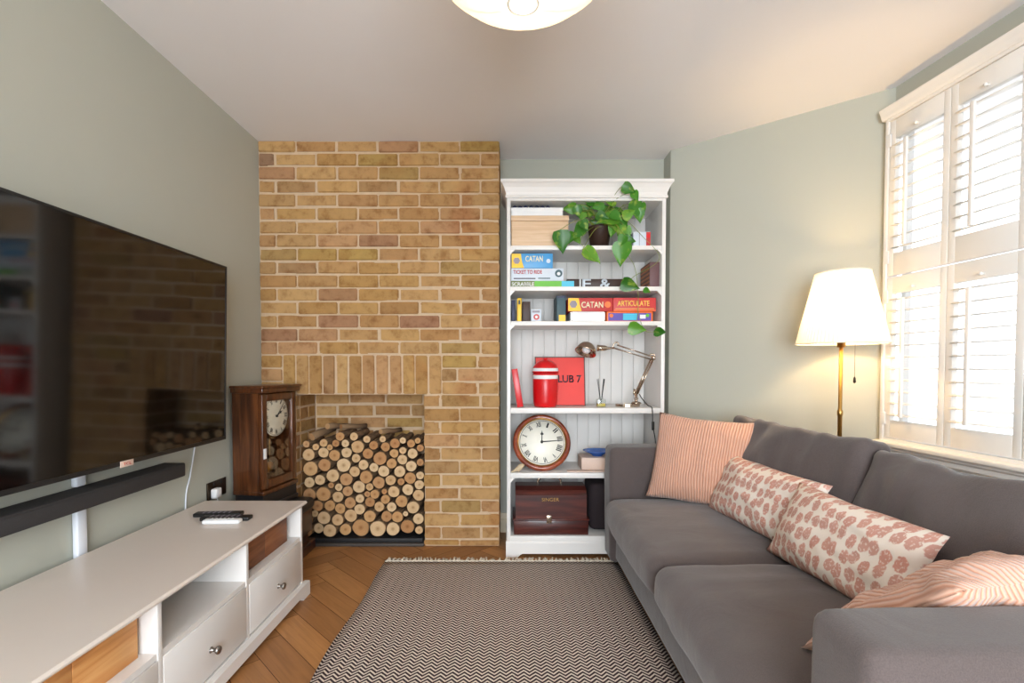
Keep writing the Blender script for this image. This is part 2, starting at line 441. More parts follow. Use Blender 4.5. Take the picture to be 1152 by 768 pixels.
def smooth_path(pts, n=6):
    P = [Vector(p) for p in pts]; out = []
    for i in range(len(P)-1):
        p0, p1, p2, p3 = P[max(i-1, 0)], P[i], P[i+1], P[min(i+2, len(P)-1)]
        for k in range(n):
            t = k/n
            out.append(.5*((2*p1) + (p2-p0)*t + (2*p0-5*p1+4*p2-p3)*t*t + (3*p1-p0-3*p2+p3)*t**3))
    out.append(P[-1]); return out

def soft_box(bm, lo, hi, r, puff=(0, 0, 0), cuts=22, wr=0, seed=0, mi=0, mtx=None, pz=None):
    """upholstery block: rounded edges, bulging faces, faint wrinkles"""
    t = bmesh.new(); bmesh.ops.create_cube(t, size=2)
    bmesh.ops.subdivide_edges(t, edges=list(t.edges), cuts=cuts, use_grid_fill=True)
    c = [(lo[i]+hi[i])/2 for i in range(3)]; h = [(hi[i]-lo[i])/2 for i in range(3)]
    for v in t.verts:
        q = v.co.copy(); p = Vector([q[i]*h[i] for i in range(3)])
        # pull samples towards the edges so the roundings get vertices
        for i in range(3):
            s = q[i]; p[i] = math.copysign(abs(s)**.8, s)*h[i] if abs(s) < 1 else p[i]
        core = Vector([max(-h[i]+r, min(h[i]-r, p[i])) for i in range(3)])
        d = p - core
        if d.length > 1e-9: p = core + d.normalized()*r if (abs(abs(q[0])-1) < 1e-6 or abs(abs(q[1])-1) < 1e-6 or abs(abs(q[2])-1) < 1e-6) else p
        u = [p[i]/h[i] for i in range(3)]
        for i in range(3):
            j, k = (i+1) % 3, (i+2) % 3
            p[i] += puff[i]*u[i]*max(0, 1-u[j]**2)*max(0, 1-u[k]**2)
        if wr:
            nn = noise.noise_vector(Vector((p.x*7+seed, p.y*7, p.z*7)))
            n2 = noise.noise_vector(Vector((p.x*2.5+seed*3, p.y*13, p.z*5)))
            p += nn*wr + n2*wr*.8
        v.co = p + Vector(c)
    for f in t.faces: f.smooth = True
    merge(bm, t, mi, mtx); return bm

def pillow(w, h, t, seed=0, n=30, pinch=.07, wr=.006, sag=0):
    """local: width along x, height along z (0..h), thickness along y; uv in metres"""
    b = bmesh.new(); uv = b.loops.layers.uv.new('UVMap')
    def pt(u, v, s):
        x = u*w/2*(1-pinch*(1-v*v)**1.0*abs(u)**1.5)
        z = v*h/2*(1-pinch*(1-u*u)**1.0*abs(v)**1.5)
        e = max(0, (1-abs(u)**2.6))**.62*max(0, (1-abs(v)**2.6))**.62
        y = s*t/2*e
        k = noise.noise_vector(Vector((u*2.2+seed*7.1, v*2.2, s*3+seed)))
        k2 = noise.noise(Vector((u*5+seed, v*5, s*9.)))
        y += (k.y*wr*1.6 + k2*wr*.7)*(e**.5)*1.0
        x += k.x*wr*.6; z += k.z*wr*.6
        y += sag*(u*u)*.5
        return Vector((x, y, z+h/2))
    g = {}
    for s in (-1, 1):
        for i in range(n+1):
            for j in range(n+1):
                u, v = -1+2*i/n, -1+2*j/n
                edge = i in (0, n) or j in (0, n)
                if edge and s == 1: g[(i, j, 1)] = g[(i, j, -1)]
                else: g[(i, j, s)] = b.verts.new(pt(u, v, 0 if edge else s))
    for s in (-1, 1):
        for i in range(n):
            for j in range(n):
                q = [(i, j), (i+1, j), (i+1, j+1), (i, j+1)]
                if s == 1: q.reverse()
                f = b.faces.new([g[(a, c, s)] for a, c in q]); f.smooth = True
                for l, (a, c) in zip(f.loops, q): l[uv].uv = (a/n*w + (0 if s < 0 else 3.1), c/n*h)
    return b

def text_bm(body, w=None, h=None, depth=.0006, bold=False, spacing=1.0):
    """lettering mesh centred at origin in its xy plane"""
    cu = bpy.data.curves.new('lettering', 'FONT'); cu.body = body; cu.size = 1
    cu.extrude = 0; cu.align_x = 'CENTER'; cu.align_y = 'CENTER'; cu.resolution_u = 4
    cu.space_character = spacing
    if bold: cu.offset = .022
    o = bpy.data.objects.new('lettering', cu); COL.objects.link(o)
    dg = bpy.context.evaluated_depsgraph_get(); me = bpy.data.meshes.new_from_object(o.evaluated_get(dg))
    b = bmesh.new(); b.from_mesh(me)
    bpy.data.objects.remove(o); bpy.data.curves.remove(cu); bpy.data.meshes.remove(me)
    xs = [v.co.x for v in b.verts]; ys = [v.co.y for v in b.verts]
    cx, cy = (max(xs)+min(xs))/2, (max(ys)+min(ys))/2; sw, sh = max(xs)-min(xs), max(ys)-min(ys)
    kx = w/sw if w else h/sh; ky = h/sh if h else kx
    for v in b.verts: v.co = Vector(((v.co.x-cx)*kx, (v.co.y-cy)*ky, 0))
    r = bmesh.ops.extrude_face_region(b, geom=list(b.faces))
    for e in r['geom']:
        if isinstance(e, bmesh.types.BMVert): e.co.z += depth
    bmesh.ops.recalc_face_normals(b, faces=b.faces)
    return b

def front(x, y, z):      # text plane facing the -Y side of the room
    return basis((x, y, z), (1, 0, 0), (0, 0, 1), (0, -1, 0))

# ------------------------------------------------------------------ object helpers
def finish(name, bm, mats, parent=None, origin=None):
    me = bpy.data.meshes.new(name)
    if origin is None:
        if parent is not None: origin = Vector(parent.get('_o', (0, 0, 0)))
        else:
            vs = [v.co for v in bm.verts]
            origin = Vector(((min(v.x for v in vs)+max(v.x for v in vs))/2, (min(v.y for v in vs)+max(v.y for v in vs))/2, min(v.z for v in vs)))
    origin = Vector(origin)
    bmesh.ops.translate(bm, verts=bm.verts, vec=-origin)
    bm.to_mesh(me); bm.free()
    for m in (mats if isinstance(mats, (list, tuple)) else [mats]): me.materials.append(M[m])
    o = bpy.data.objects.new(name, me); COL.objects.link(o)
    if parent is not None:
        o.parent = parent; o.location = origin - Vector(parent.get('_o', (0, 0, 0)))
    else: o.location = origin
    o['_o'] = tuple(origin)
    return o

def tag(o, label, cat, group=None):
    o['label'] = label; o['category'] = cat
    if group: o['group'] = group
    return o

def thing(name, label, cat, loc, group=None):
    o = bpy.data.objects.new(name, None); COL.objects.link(o); o.location = loc; o['_o'] = tuple(loc)
    o.empty_display_size = .05
    return tag(o, label, cat, group)

def struct(name, bm, mats, parent=None):
    o = finish(name, bm, mats, parent, origin=(0, 0, 0) if parent is None else None)
    if parent is None: o['kind'] = 'structure'
    return o

def dup(root, loc, label=None):
    r = root.copy(); COL.objects.link(r); r.location = loc
    if label: r['label'] = label
    for ch in list(root.children):
        c = ch.copy(); COL.objects.link(c); c.parent = r
        for g in list(ch.children):
            d = g.copy(); COL.objects.link(d); d.parent = c
    return r

# ================================================================== ROOM SHELL
HC = 2.438; XL = -1.50; YB = 2.997; YA = 3.263; XC = -.06
BK = -1.9      # wall behind the camera
XN = 2.23
# floor: herringbone oak
b = bmn(); uvl = b.loops.layers.uv.new('UVMap')
W, L = .119, .595; g = .0012
rot = Matrix.Rotation(R(45), 2); off = rot @ Vector((1.226, 2.665-W-L))
def plank(x0, y0, x1, y1, vert):
    cs = [Vector((x0+g, y0+g)), Vector((x1-g, y0+g)), Vector((x1-g, y1-g)), Vector((x0+g, y1-g))]
    w = [rot @ c + off for c in cs]
    cx, cy = sum(p.x for p in w)/4, sum(p.y for p in w)/4
    if not (-1.95 < cx < 2.7 and BK-.3 < cy < 3.55): return
    f = b.faces.new([b.verts.new((p.x, p.y, 0)) for p in w]); rr, r2 = random.random()*9, random.random()*9
    for l, c in zip(f.loops, cs):
        q = (c.y, c.x) if vert else (c.x, c.y)
        l[uvl].uv = (q[0]+rr, q[1]+r2)
for m_ in range(-14, 15):
    for k in range(-46, 47):
        ox, oy = k*W + m_*L, k*W - m_*L
        plank(ox, oy, ox+L, oy+W, False)
        plank(ox, oy+W, ox+W, oy+W+L, True)
box(b, (-1.9, BK-.2, -.06), (2.7, 3.5, -.0015), mi=1)
struct('floor', b, ['oak', 'floor_gap'])
b = bmn(); box(b, (-1.8, BK-.2, HC), (2.7, 3.5, HC+.1)); struct('ceiling', b, 'ceiling')
b = bmn(); box(b, (XL-.15, BK-.2, 0), (XL, YA+.15, HC)); struct('wall_left', b, 'wall')
b = bmn(); box(b, (XC-.1, YA, 0), (1.35, YA+.15, HC)); struct('wall_back', b, 'wall')
# side of the alcove and the slanted wall in one
b = bmn(); prism(b, [(1.004, YA+.15), (1.004, 3.1225), (1.8625, 2.426), (1.888, 2.457), (1.10, 3.15), (1.10, YA+.15)], 0, HC)
struct('wall_right', b, 'wall')
# window wall (local: s towards the camera, t into the room)
dS = Vector((.0847, -.99641, 0)).normalized(); nS = Vector((-dS.y*-1*-1, 0, 0)); nS = Vector((dS.y, -dS.x, 0))
WM = basis((1.8625, 2.426, 0), dS, nS, (0, 0, 1))
S1 = 1.245; ZS, ZT = .725, 2.285
b = bmn()
box(b, (-.01, -.09, 0), (4.4, 0, ZS), mtx=WM); box(b, (-.01, -.09, ZT), (4.4, 0, HC), mtx=WM)
box(b, (S1, -.09, ZS), (4.4, 0, ZT), mtx=WM)
struct('wall_window', b, 'wall')
# wall behind the camera and an unseen window added to let fill light in
b = bmn()
box(b, (-1.65, BK-.15, 0), (-.9, BK, HC)); box(b, (1.1, BK-.15, 0), (2.6, BK, HC)); box(b, (-.9, BK-.15, 2.2), (1.1, BK, HC))
box(b, (-.9, BK-.15, 0), (1.1, BK, .25))
struct('wall_front', b, 'wall')
b = bmn()
for x0, x1 in ((-.9, -.84), (.07, .13), (1.04, 1.1)): box(b, (x0, BK-.1, .25), (x1, BK-.04, 2.2))
for z0, z1 in ((.25, .31), (2.14, 2.2)): box(b, (-.84, BK-.1, z0), (1.04, BK-.04, z1))
w2 = struct('fill_window', b, 'white_matt')
b = bmn(); box(b, (-.84, BK-.075, .31), (.07, BK-.069, 2.14)); box(b, (.13, BK-.075, .31), (1.04, BK-.069, 2.14))
finish('window_pane', b, 'glass', w2)

# ---- brick chimney breast
MZ0, CO, ST, SOL = 1.165, .0803, .2455, 0.0803
FX0, FX1, FZ = -1.288, -.518, .925
FD = 3.285
b = bmn()
my = YB+.006
box(b, (XL, my, 0), (FX0-.004, YA+.15, FZ)); box(b, (FX1+.004, my, 0), (XC-.004, YA+.15, FZ)); box(b, (XL, my, FZ-.0), (XC-.004, YA+.15, HC))
box(b, (FX0, FD+.004, 0), (FX1, YA+.15, FZ))
rb = random.Random(3)
def brick(lo, hi, axis=1, sgn=-1):
    j = lambda s: rb.uniform(-s, s)
    lo = list(lo); hi = list(hi)
    for i in range(3):
        if i != axis: lo[i] += j(.0022)+.0; hi[i] += j(.0022)
    if sgn < 0: lo[axis] += j(.0025)
    else: hi[axis] += j(.0025)
    t = bmesh.new(); bmesh.ops.create_cube(t, size=1)
    for v in t.verts: v.co = Vector([lo[i] + (v.co[i]+.5)*(hi[i]-lo[i]) for i in range(3)])
    bmesh.ops.bevel(t, geom=list(t.edges), offset=min(.005, .2*min(hi[i]-lo[i] for i in range(3))), segments=2, affect='EDGES')
    for v in t.verts:
        nv = noise.noise_vector(v.co*23); v.co += nv*.0028
    merge(b, t, 1)
J = .0044
def course(z0, z1, x0, x1, phase):
    x = x0 - phase
    while x < x1-.01:
        a, c = max(x, x0), min(x+ST, x1)
        if c-a > .03: brick((a+J if a > x0 else a+.001, YB, z0+J), (c-J if c < x1 else c-.001, YB+.05, z1-J))
        x += ST
ncount = int((HC-MZ0)/CO)+1
for k in range(ncount):
    z0 = MZ0+k*CO; z1 = min(z0+CO, HC+.004)
    if z1-z0 < .02: continue
    course(z0, z1, XL, XC, .145 if k % 2 == 0 else .022+.0)
# soldier course
sx0 = -1.372
for i in range(12): brick((sx0+i*.0803+J, YB-.001, FZ+.004), (sx0+(i+1)*.0803-J, YB+.05, MZ0-J))
sx1 = sx0+12*.0803
for k in range(-3, 0):
    z0 = MZ0+k*CO; course(z0, z0+CO, XL, sx0, .10 if k % 2 else .04); course(z0, z0+CO, sx1, XC, .03 if k % 2 else .15)
for k in range(-15, -3):
    z0 = max(0, MZ0+k*CO); z1 = MZ0+(k+1)*CO
    if z1 < .02: continue
    course(z0, z1, XL, FX0, .10 if k % 2 else .02); course(z0, z1, FX1, XC, .03 if k % 2 else .145)
# reveals, back of the recess and the outer return
for k in range(-15, -3):
    z0 = max(0, MZ0+k*CO); z1 = MZ0+(k+1)*CO
    if z1 < .02: continue
    for q in range(-1, 3):
        y0 = YB+.05+q*ST-(.12 if k % 2 else 0); y1 = y0+ST; y0 = max(y0, YB+.05); y1 = min(y1, FD)
        if y1-y0 > .03:
            brick((FX0-.03, y0+J, z0+J), (FX0, y1-J, z1-J), 0, 1); brick((FX1, y0+J, z0+J), (FX1+.03, y1-J, z1-J), 0, -1)
    x = FX0-(.1 if k % 2 else .02)
    while x < FX1:
        a, c = max(x, FX0), min(x+ST, FX1)
        if c-a > .03: brick((a+J, FD, z0+J), (c-J, FD+.03, z1-J))
        x += ST
for k in range(-15, ncount):
    z0 = max(0, MZ0+k*CO); z1 = min(MZ0+(k+1)*CO, HC+.002)
    if z1-z0 < .02: continue
    y0 = YB+.05
    while y0 < YA:
        y1 = min(y0+(ST if (k+int(y0*7)) % 2 else .12), YA)
        if y1-y0 > .02: brick((XC-.05, y0+J, z0+J), (XC, y1-J, z1-J), 0, 1)
        y0 = y1
struct('wall_chimney', b, ['mortar', 'brick'])
# hearth slab under the recess
b = bmn(); box(b, (FX0+.002, YB-.012, 0), (FX1-.002, FD, .018), bev=.003); struct('trim_1', b, 'slate')
# baseboards
def skirting(name, x0, y0, x1, y1, inward, h=.125, m='cream_trim', run=None):
    d = Vector((x1-x0, y1-y0, 0)); ln = d.length; d.normalize()
    prof = [(0, 0), (.018, 0), (.018, h*.66), (.012, h*.72), (.014, h*.8), (.009, h*.9), (.006, h), (0, h)]
    b = bmn(); prism(b, prof, 0, ln, mtx=basis((x0, y0, 0), inward, (0, 0, 1), d)); return struct(name, b, m)
skirting('baseboard_back', XC+.002, YA, 1.0, YA, (0, -1, 0))
skirting('baseboard_left', XL, BK, XL, YB-.002, (1, 0, 0), m='white_matt')
nr = Vector((-.63, -.777, 0))
skirting('baseboard_right', 1.02, 3.1095, 1.85, 2.436, nr)

# ================================================================== WINDOW + SHUTTERS
b = bmn()
for s0, s1 in ((0, .022), (.61, .64), (S1-.03, S1)): box(b, (s0, -.08, ZS), (s1, -.05, ZT), mtx=WM)
for z0, z1 in ((ZS, ZS+.05), (1.50, 1.54), (ZT-.05, ZT)): box(b, (.022, -.08, z0), (S1-.03, -.05, z1), mtx=WM)
w1 = struct('window_1', b, 'white_matt')
b = bmn(); box(b, (.022, -.068, ZS+.05), (S1-.03, -.064, ZT-.05), mtx=WM); finish('window_pane', b, 'glass', w1)
# sill with apron moulding
b = bmn()
box(b, (-.01, -.05, .712), (1.40, .085, .738), bev=.008, seg=3, mtx=WM)
prism(b, [(0, .712), (.062, .712), (.062, .70), (.045, .69), (.045, .672), (.03, .66), (.018, .645), (0, .645)], -.005, 1.39,
      mtx=WM @ basis((0, 0, 0), (0, 1, 0), (0, 0, 1), (1, 0, 0)))
struct('trim_2', b, 'shutter')

sh = thing('window_shutters', 'white plantation shutters in two tiers of louvered panels filling the window', 'window shutters', tuple(WM @ Vector((.6, .03, .738))))
b = bmn()
box(b, (0, -.01, .738), (.02, .052, 2.285), bev=.003, mtx=WM); box(b, (S1-.02, -.01, .738), (S1, .052, 2.285), bev=.003, mtx=WM)
box(b, (.02, -.01, 2.262), (S1-.02, .052, 2.285), mtx=WM)
prism(b, [(0, 2.275), (.056, 2.275), (.062, 2.285), (.066, 2.30), (.074, 2.318), (.074, 2.325), (0, 2.325)], -.012, S1+.012,
      mtx=WM @ basis((0, .001, 0), (0, 1, 0), (0, 0, 1), (1, 0, 0)))
box(b, (.02, -.01, .738), (S1-.02, .05, .75), mtx=WM)
finish('shutter_frame', b, 'shutter', sh)
PW = .2995
def shutter_panel(s0, tier):
    z0, z1, lz0, lz1 = ((.755, 1.518, .838, 1.44), (1.527, 2.26, 1.632, 2.168))[tier]
    s1 = s0+PW; T0, T1 = .02, .046; sw = .031
    b = bmn()
    box(b, (s0+.001, T0, z0), (s0+sw, T1, z1), bev=.002, mtx=WM); box(b, (s1-sw, T0, z0), (s1-.001, T1, z1), bev=.002, mtx=WM)
    box(b, (s0+sw, T0, z0), (s1-sw, T1, lz0), bev=.002, mtx=WM); box(b, (s0+sw, T0, lz1), (s1-sw, T1, z1), bev=.002, mtx=WM)
    p = finish('shutter_panel', b, 'shutter', sh)
    b = bmn(); n = round((lz1-lz0)/.0555); pit = (lz1-lz0)/n; ang = R(-4 if tier == 0 else -13)
    for i in range(n):
        zc = lz0 + (i+.5)*pit; prof = []
        for k in range(12):
            a = 2*math.pi*k/12; y, z = .031*math.cos(a), .0042*math.sin(a)
            prof.append((T0+.013 + y*math.cos(ang)-z*math.sin(ang), zc + y*math.sin(ang)+z*math.cos(ang)))
        prism(b, prof, s0+sw+.001, s1-sw-.001, mtx=WM @ basis((0, 0, 0), (0, 1, 0), (0, 0, 1), (1, 0, 0)), smooth=True)
    finish('louvers', b, 'shutter', p)
    b = bmn(); sr = s0+sw+.088
    box(b, (sr-.008, T0+.05, lz0+.02), (sr+.008, T0+.062, lz1-.03), bev=.002, mtx=WM); finish('tilt_rod', b, 'shutter', p)
    b = bmn()
    lathe(b, [(0, 0), (.006, 0), (.004, .006), (.008, .012), (.006, .018), (0, .019)], 12, mtx=WM @ basis((sr+.03, T1, lz1+.018), (1, 0, 0), (0, 0, 1), (0, 1, 0)))
    finish('knob', b, 'shutter', p)
    if s0 < .05:
        for zz in (z0+.09, z1-.09):
            b = bmn(); box(b, (s0-.016, T1+.0005, zz-.03), (s0+.012, T1+.0065, zz+.03), bev=.002, mtx=WM); finish('hinge', b, 'white_plastic', p)
for i in range(4):
    for tier in (0, 1): shutter_panel(.0215+i*.3005, tier)

# outside the window: street and the house across it
b = bmn(); box(b, (2.6, -6, -.6), (14, 10, -.5)); struct('ground', b, 'pavement')
b = bmn(); box(b, (-6, -9, -.3), (6, BK-.2, -.2)); struct('ground_bounce', b, 'pavement')  # unseen pale ground added to bounce light in through the rear window
hb = thing('house', 'pale house across the street seen faintly through the lower shutters', 'house', (9.2, 2.0, -.5))
b = bmn(); box(b, (9.0, -6, -.5), (9.5, 7.5, 3.2)); finish('facade', b, 'far_wall', hb)
b = bmn(); prism(b, [(8.7, 3.2), (9.8, 3.2), (11.5, 4.6), (11.3, 4.6)], -6.2, 7.7, mtx=basis((0, 0, 0), (1, 0, 0), (0, 0, 1), (0, 1, 0)))
finish('roof', b, 'slate_roof', hb)
for y in (-2.6, .4, 3.4):
    b = bmn(); box(b, (8.96, y-.6, .5), (9.02, y+.6, 1.9), bev=.02); wf = finish('window', b, 'white_matt', hb)
    b = bmn(); box(b, (8.95, y-.52, .58), (8.962, y-.03, 1.82)); box(b, (8.95, y+.03, .58), (8.962, y+.52, 1.82)); finish('pane', b, 'far_glass', wf)

# ================================================================== TV, SOUNDBAR, CABLES
TM = Matrix.Translation((-1.35, 1.645, 1.157)) @ Matrix.Rotation(R(1.4), 4, 'Y')   # top tips into the room
TM = basis((-1.35, 1.645, 1.157), (1, 0, .0), (0, 1, 0), (0, 0, 1)) @ Matrix.Rotation(R(1.3), 4, 'Y')
tv = thing('television', 'large black flat screen television mounted on the left wall', 'television', (-1.38, 1.645, .74))
TW, TH = 1.452, .822
b = bmn(); box(b, (-.05, -TW/2, -TH/2), (-.004, TW/2, TH/2), bev=.004, mtx=TM); box(b, (-.085, -.4, -.33), (-.05, .4, .15), bev=.01, mtx=TM); finish('casing', b, 'black', tv)
b = bmn(); box(b, (-.004, -TW/2+.009, -TH/2+.016), (-.0025, TW/2-.009, TH/2-.009), mtx=TM); finish('screen', b, 'screen', tv)
b = bmn()
for lo, hi in (((-.005, -TW/2, -TH/2), (0, -TW/2+.009, TH/2)), ((-.005, TW/2-.009, -TH/2), (0, TW/2, TH/2)), ((-.005, -TW/2, TH/2-.009), (0, TW/2, TH/2)), ((-.005, -TW/2, -TH/2), (0, TW/2, -TH/2+.016))):
    box(b, lo, hi, bev=.001, mtx=TM)
finish('bezel', b, 'black', tv)
b = bmn(); box(b, (-.001, .078, -TH/2-.006), (.0025, .138, -TH/2+.016), bev=.001, mtx=TM); bd = finish('badge', b, 'pink_card', tv)
bd['label'] = 'small pale red lettered badge'
b = text_bm('TCL', w=.036, h=.010); bmesh.ops.transform(b, matrix=TM @ basis((.0026, .108, -TH/2+.005), (0, 1, 0), (0, 0, 1), (1, 0, 0)), verts=b.verts); finish('lettering', b, 'red_ink', bd)
b = bmn(); box(b, (-1.4985, 1.30, .88), (-1.47, 1.99, 1.30), bev=.004); box(b, (-1.475, 1.5, 1.0), (-1.42, 1.56, 1.18)); box(b, (-1.475, 1.74, 1.0), (-1.42, 1.8, 1.18)); finish('wall_bracket', b, 'black', tv)

sb = thing('soundbar', 'long dark grey soundbar fixed to the wall beneath the television', 'soundbar', (-1.45, 1.69, .62))
b = bmn(); box(b, (-1.497, 1.19, .621), (-1.402, 2.138, .679), bev=.006, seg=3); finish('body', b, 'soundbar', sb)
b = bmn(); box(b, (-1.402, 1.2, .628), (-1.3985, 2.13, .672), bev=.0015); finish('grille', b, 'soundbar', sb)
b = bmn(); box(b, (-1.4985, 1.683, .13), (-1.478, 1.724, .62), bev=.005); box(b, (-1.4985, 1.683, .681), (-1.478, 1.724, .76), bev=.005)
tag(finish('cable_trunking', b, 'cable_white'), 'white plastic cable trunking running down the wall behind the soundbar', 'cable cover')
b = bmn(); tube(b, smooth_path([(-1.495, 2.365, .80), (-1.4955, 2.345, .70), (-1.4955, 2.31, .58), (-1.4955, 2.275, .47), (-1.4945, 2.27, .135)]), .0032)
tag(finish('cable', b, 'cable_white'), 'thin white cable hanging down the wall right of the soundbar', 'cable')
sk = thing('wall_socket', 'dark metal double wall socket beside the wooden clock', 'socket', (XL, 2.52, .425))
b = bmn(); box(b, (XL+.0005, 2.437, .428), (XL+.009, 2.597, .515), bev=.003); finish('plate', b, 'dark_brass', sk)
for y in (2.487, 2.552):
    b = bmn(); box(b, (XL+.009, y-.006, .494), (XL+.013, y+.006, .508), bev=.001); finish('switch', b, 'black', sk)
pl = thing('plug', 'white plug pushed into the left half of the dark wall socket', 'plug', (XL+.02, 2.48, .43))
b = bmn(); box(b, (XL+.0095, 2.455, .433), (XL+.04, 2.507, .483), bev=.008, seg=3); finish('plug_body', b, 'white_plastic', pl)
b = bmn(); tube(b, smooth_path([(XL+.03, 2.48, .434), (XL+.03, 2.48, .40), (XL+.02, 2.47, .3)]), .003); finish('cord', b, 'white_plastic', pl)

# ================================================================== TV BENCH
tb = thing('tv_bench', 'long low white television bench with three drawers and open compartments', 'tv bench', (-1.22, 1.63, 0))
Y0, Y1 = .885, 2.367; XB, XF = -1.462, -.985
b = bmn()
prism(b, [(XB, .428), (XF-.004, .428), (XF, .433), (-.981, .4335), (-.976, .435), (-.972, .440), (-.972, .444), (-.978, .45), (XB, .45)], Y0, Y1, mtx=basis((0, 0, 0), (1, 0, 0), (0, 0, 1), (0, 1, 0)))
finish('tabletop', b, 'bench_top', tb)
ys = [.912, 1.378, 1.845, 2.34]
b = bmn(); box(b, (XB, ys[0], .05), (XF, ys[0]+.018, .432), bev=.001); finish('side_panel', b, 'white', tb)
b = bmn(); box(b, (XB, ys[3]-.018, .05), (XF, ys[3], .432), bev=.001); finish('side_panel', b, 'white', tb)
for y in ys[1:3]:
    b = bmn(); box(b, (XB+.01, y-.009, .07), (XF, y+.009, .432), bev=.001); finish('divider', b, 'white', tb)
b = bmn(); box(b, (XB+.01, ys[0]+.018, .272), (XF-.003, ys[3]-.018, .29)); finish('shelf', b, 'white', tb)
b = bmn(); box(b, (XB, ys[0]+.018, .07), (XB+.01, ys[3]-.018, .432)); finish('back_panel', b, 'white', tb)
for i in range(3):
    a, c = ys[i]+(.02 if i == 0 else .011), ys[i+1]-(.02 if i == 2 else .011)
    b = bmn(); box(b, (XF-.016, a, .078), (XF+.001, c, .27), bev=.0015)
    box(b, (XB+.04, a+.012, .085), (XF-.016, c-.012, .24))
    d = finish('drawer', b, 'white', tb)
    ym = (a+c)/2
    b = bmn(); lathe(b, [(0, 0), (.011, 0), (.0085, .003), (.0055, .008), (.006, .014), (.0125, .019), (.0145, .024), (.012, .029), (0, .0305)], 20,
                     mtx=basis((XF+.001, ym, .160), (0, 1, 0), (0, 0, 1), (1, 0, 0)))
    k = finish('knob', b, 'steel', d); k['label'] = 'round brushed nickel knob'
b = bmn()
pf = [(Y0, 0), (Y0+.075, 0), (Y0+.085, .014), (Y0+.10, .022), (Y1-.10, .022), (Y1-.085, .014), (Y1-.075, 0), (Y1, 0), (Y1, .058), (Y1-.004, .066), (Y0+.004, .066), (Y0, .058)]
prism(b, pf, -.986, -.962, mtx=basis((0, 0, 0), (0, 1, 0), (0, 0, 1), (1, 0, 0)))
box(b, (XB, Y0+.003, 0), (-.986, Y0+.025, .062)); box(b, (XB, Y1-.025, 0), (-.986, Y1-.003, .062)); box(b, (XB, Y0+.025, .045), (-.986, Y1-.025, .07))
finish('plinth', b, 'white', tb)
def crate(y0, y1, m, label):
    t = thing('wooden_box', label, 'wooden box', ((-1.025+-1.36)/2, (y0+y1)/2, .2905), 'wooden boxes in the bench compartments')
    x0, x1, z0, z1 = -1.38, -1.026, .2905, .426
    b = bmn(); n = 2
    for i in range(n):
        a = y0+(y1-y0)*i/n; box(b, (x1-.012, a+.0008, z0), (x1, y0+(y1-y0)*(i+1)/n-.0008, z1), bev=.0015)
    finish('front_board', b, m, t)
    b = bmn(); box(b, (x0, y0, z0), (x1-.012, y0+.012, z1)); box(b, (x0, y1-.012, z0), (x1-.012, y1, z1)); box(b, (x0, y0+.012, z0), (x0+.012, y1-.012, z1)); box(b, (x0, y0+.012, z0), (x1-.012, y1-.012, z0+.01))
    finish('body', b, m, t)
crate(1.858, 2.27, 'crate_dark', 'dark brown wooden box in the far compartment of the white bench')
crate(.94, 1.35, 'crate_light', 'light pine wooden box in the near compartment of the white bench')
# remotes
def remote(name, label, y, x, l, w, h, m, ang, btn, zz=.4505, rnd=.004):
    t = thing(name, label, 'remote control', (x, y, zz), 'remote controls on the bench')
    mt = Matrix.Translation((x, y, zz)) @ Matrix.Rotation(ang, 4, 'Z')
    b = bmn(); box(b, (-l/2, -w/2, 0), (l/2, w/2, h), bev=rnd, seg=3, mtx=mt); finish('body', b, m, t)
    b = bmn()
    for i in range(6):
        for j in (-1, 0, 1):
            lathe(b, [(.004, 0), (.004, .0012), (0, .0014)], 8, mtx=mt @ Matrix.Translation((-l*.3+i*l*.11, j*w*.26, h)))
    finish('buttons', b, btn, t)
remote('remote_control', 'black remote control lying behind the other two on the bench', 2.125, -1.255, .195, .042, .016, 'black', R(4), 'grey_ink')
remote('remote_control', 'black remote control lying in the middle on the bench', 2.07, -1.19, .2, .044, .016, 'black', R(2), 'grey_ink')
remote('remote_control', 'small white remote control lying in front of two black ones', 2.022, -1.18, .15, .038, .018, 'white_plastic', R(2), 'paper', rnd=.008)

# ================================================================== CLOCK CABINET ON STOOL
cb = thing('side_cabinet', 'low dark wooden cabinet with rounded black padded top behind the bench', 'cabinet', (-1.32, 2.76, 0))
b = bmn(); box(b, (-1.475, 2.44, .25), (-1.165, 2.965, .318), bev=.03, seg=5); finish('padded_top', b, 'black_leather', cb)
b = bmn(); box(b, (-1.465, 2.46, .117), (-1.18, 2.95, .252), bev=.006); box(b, (-1.455, 2.48, .06), (-1.20, 2.935, .118), bev=.004); finish('body', b, 'dark_wood', cb)
b = bmn(); box(b, (-1.475, 2.45, 0), (-1.172, 2.975, .062), bev=.008, seg=3); finish('plinth', b, 'dark_wood', cb)

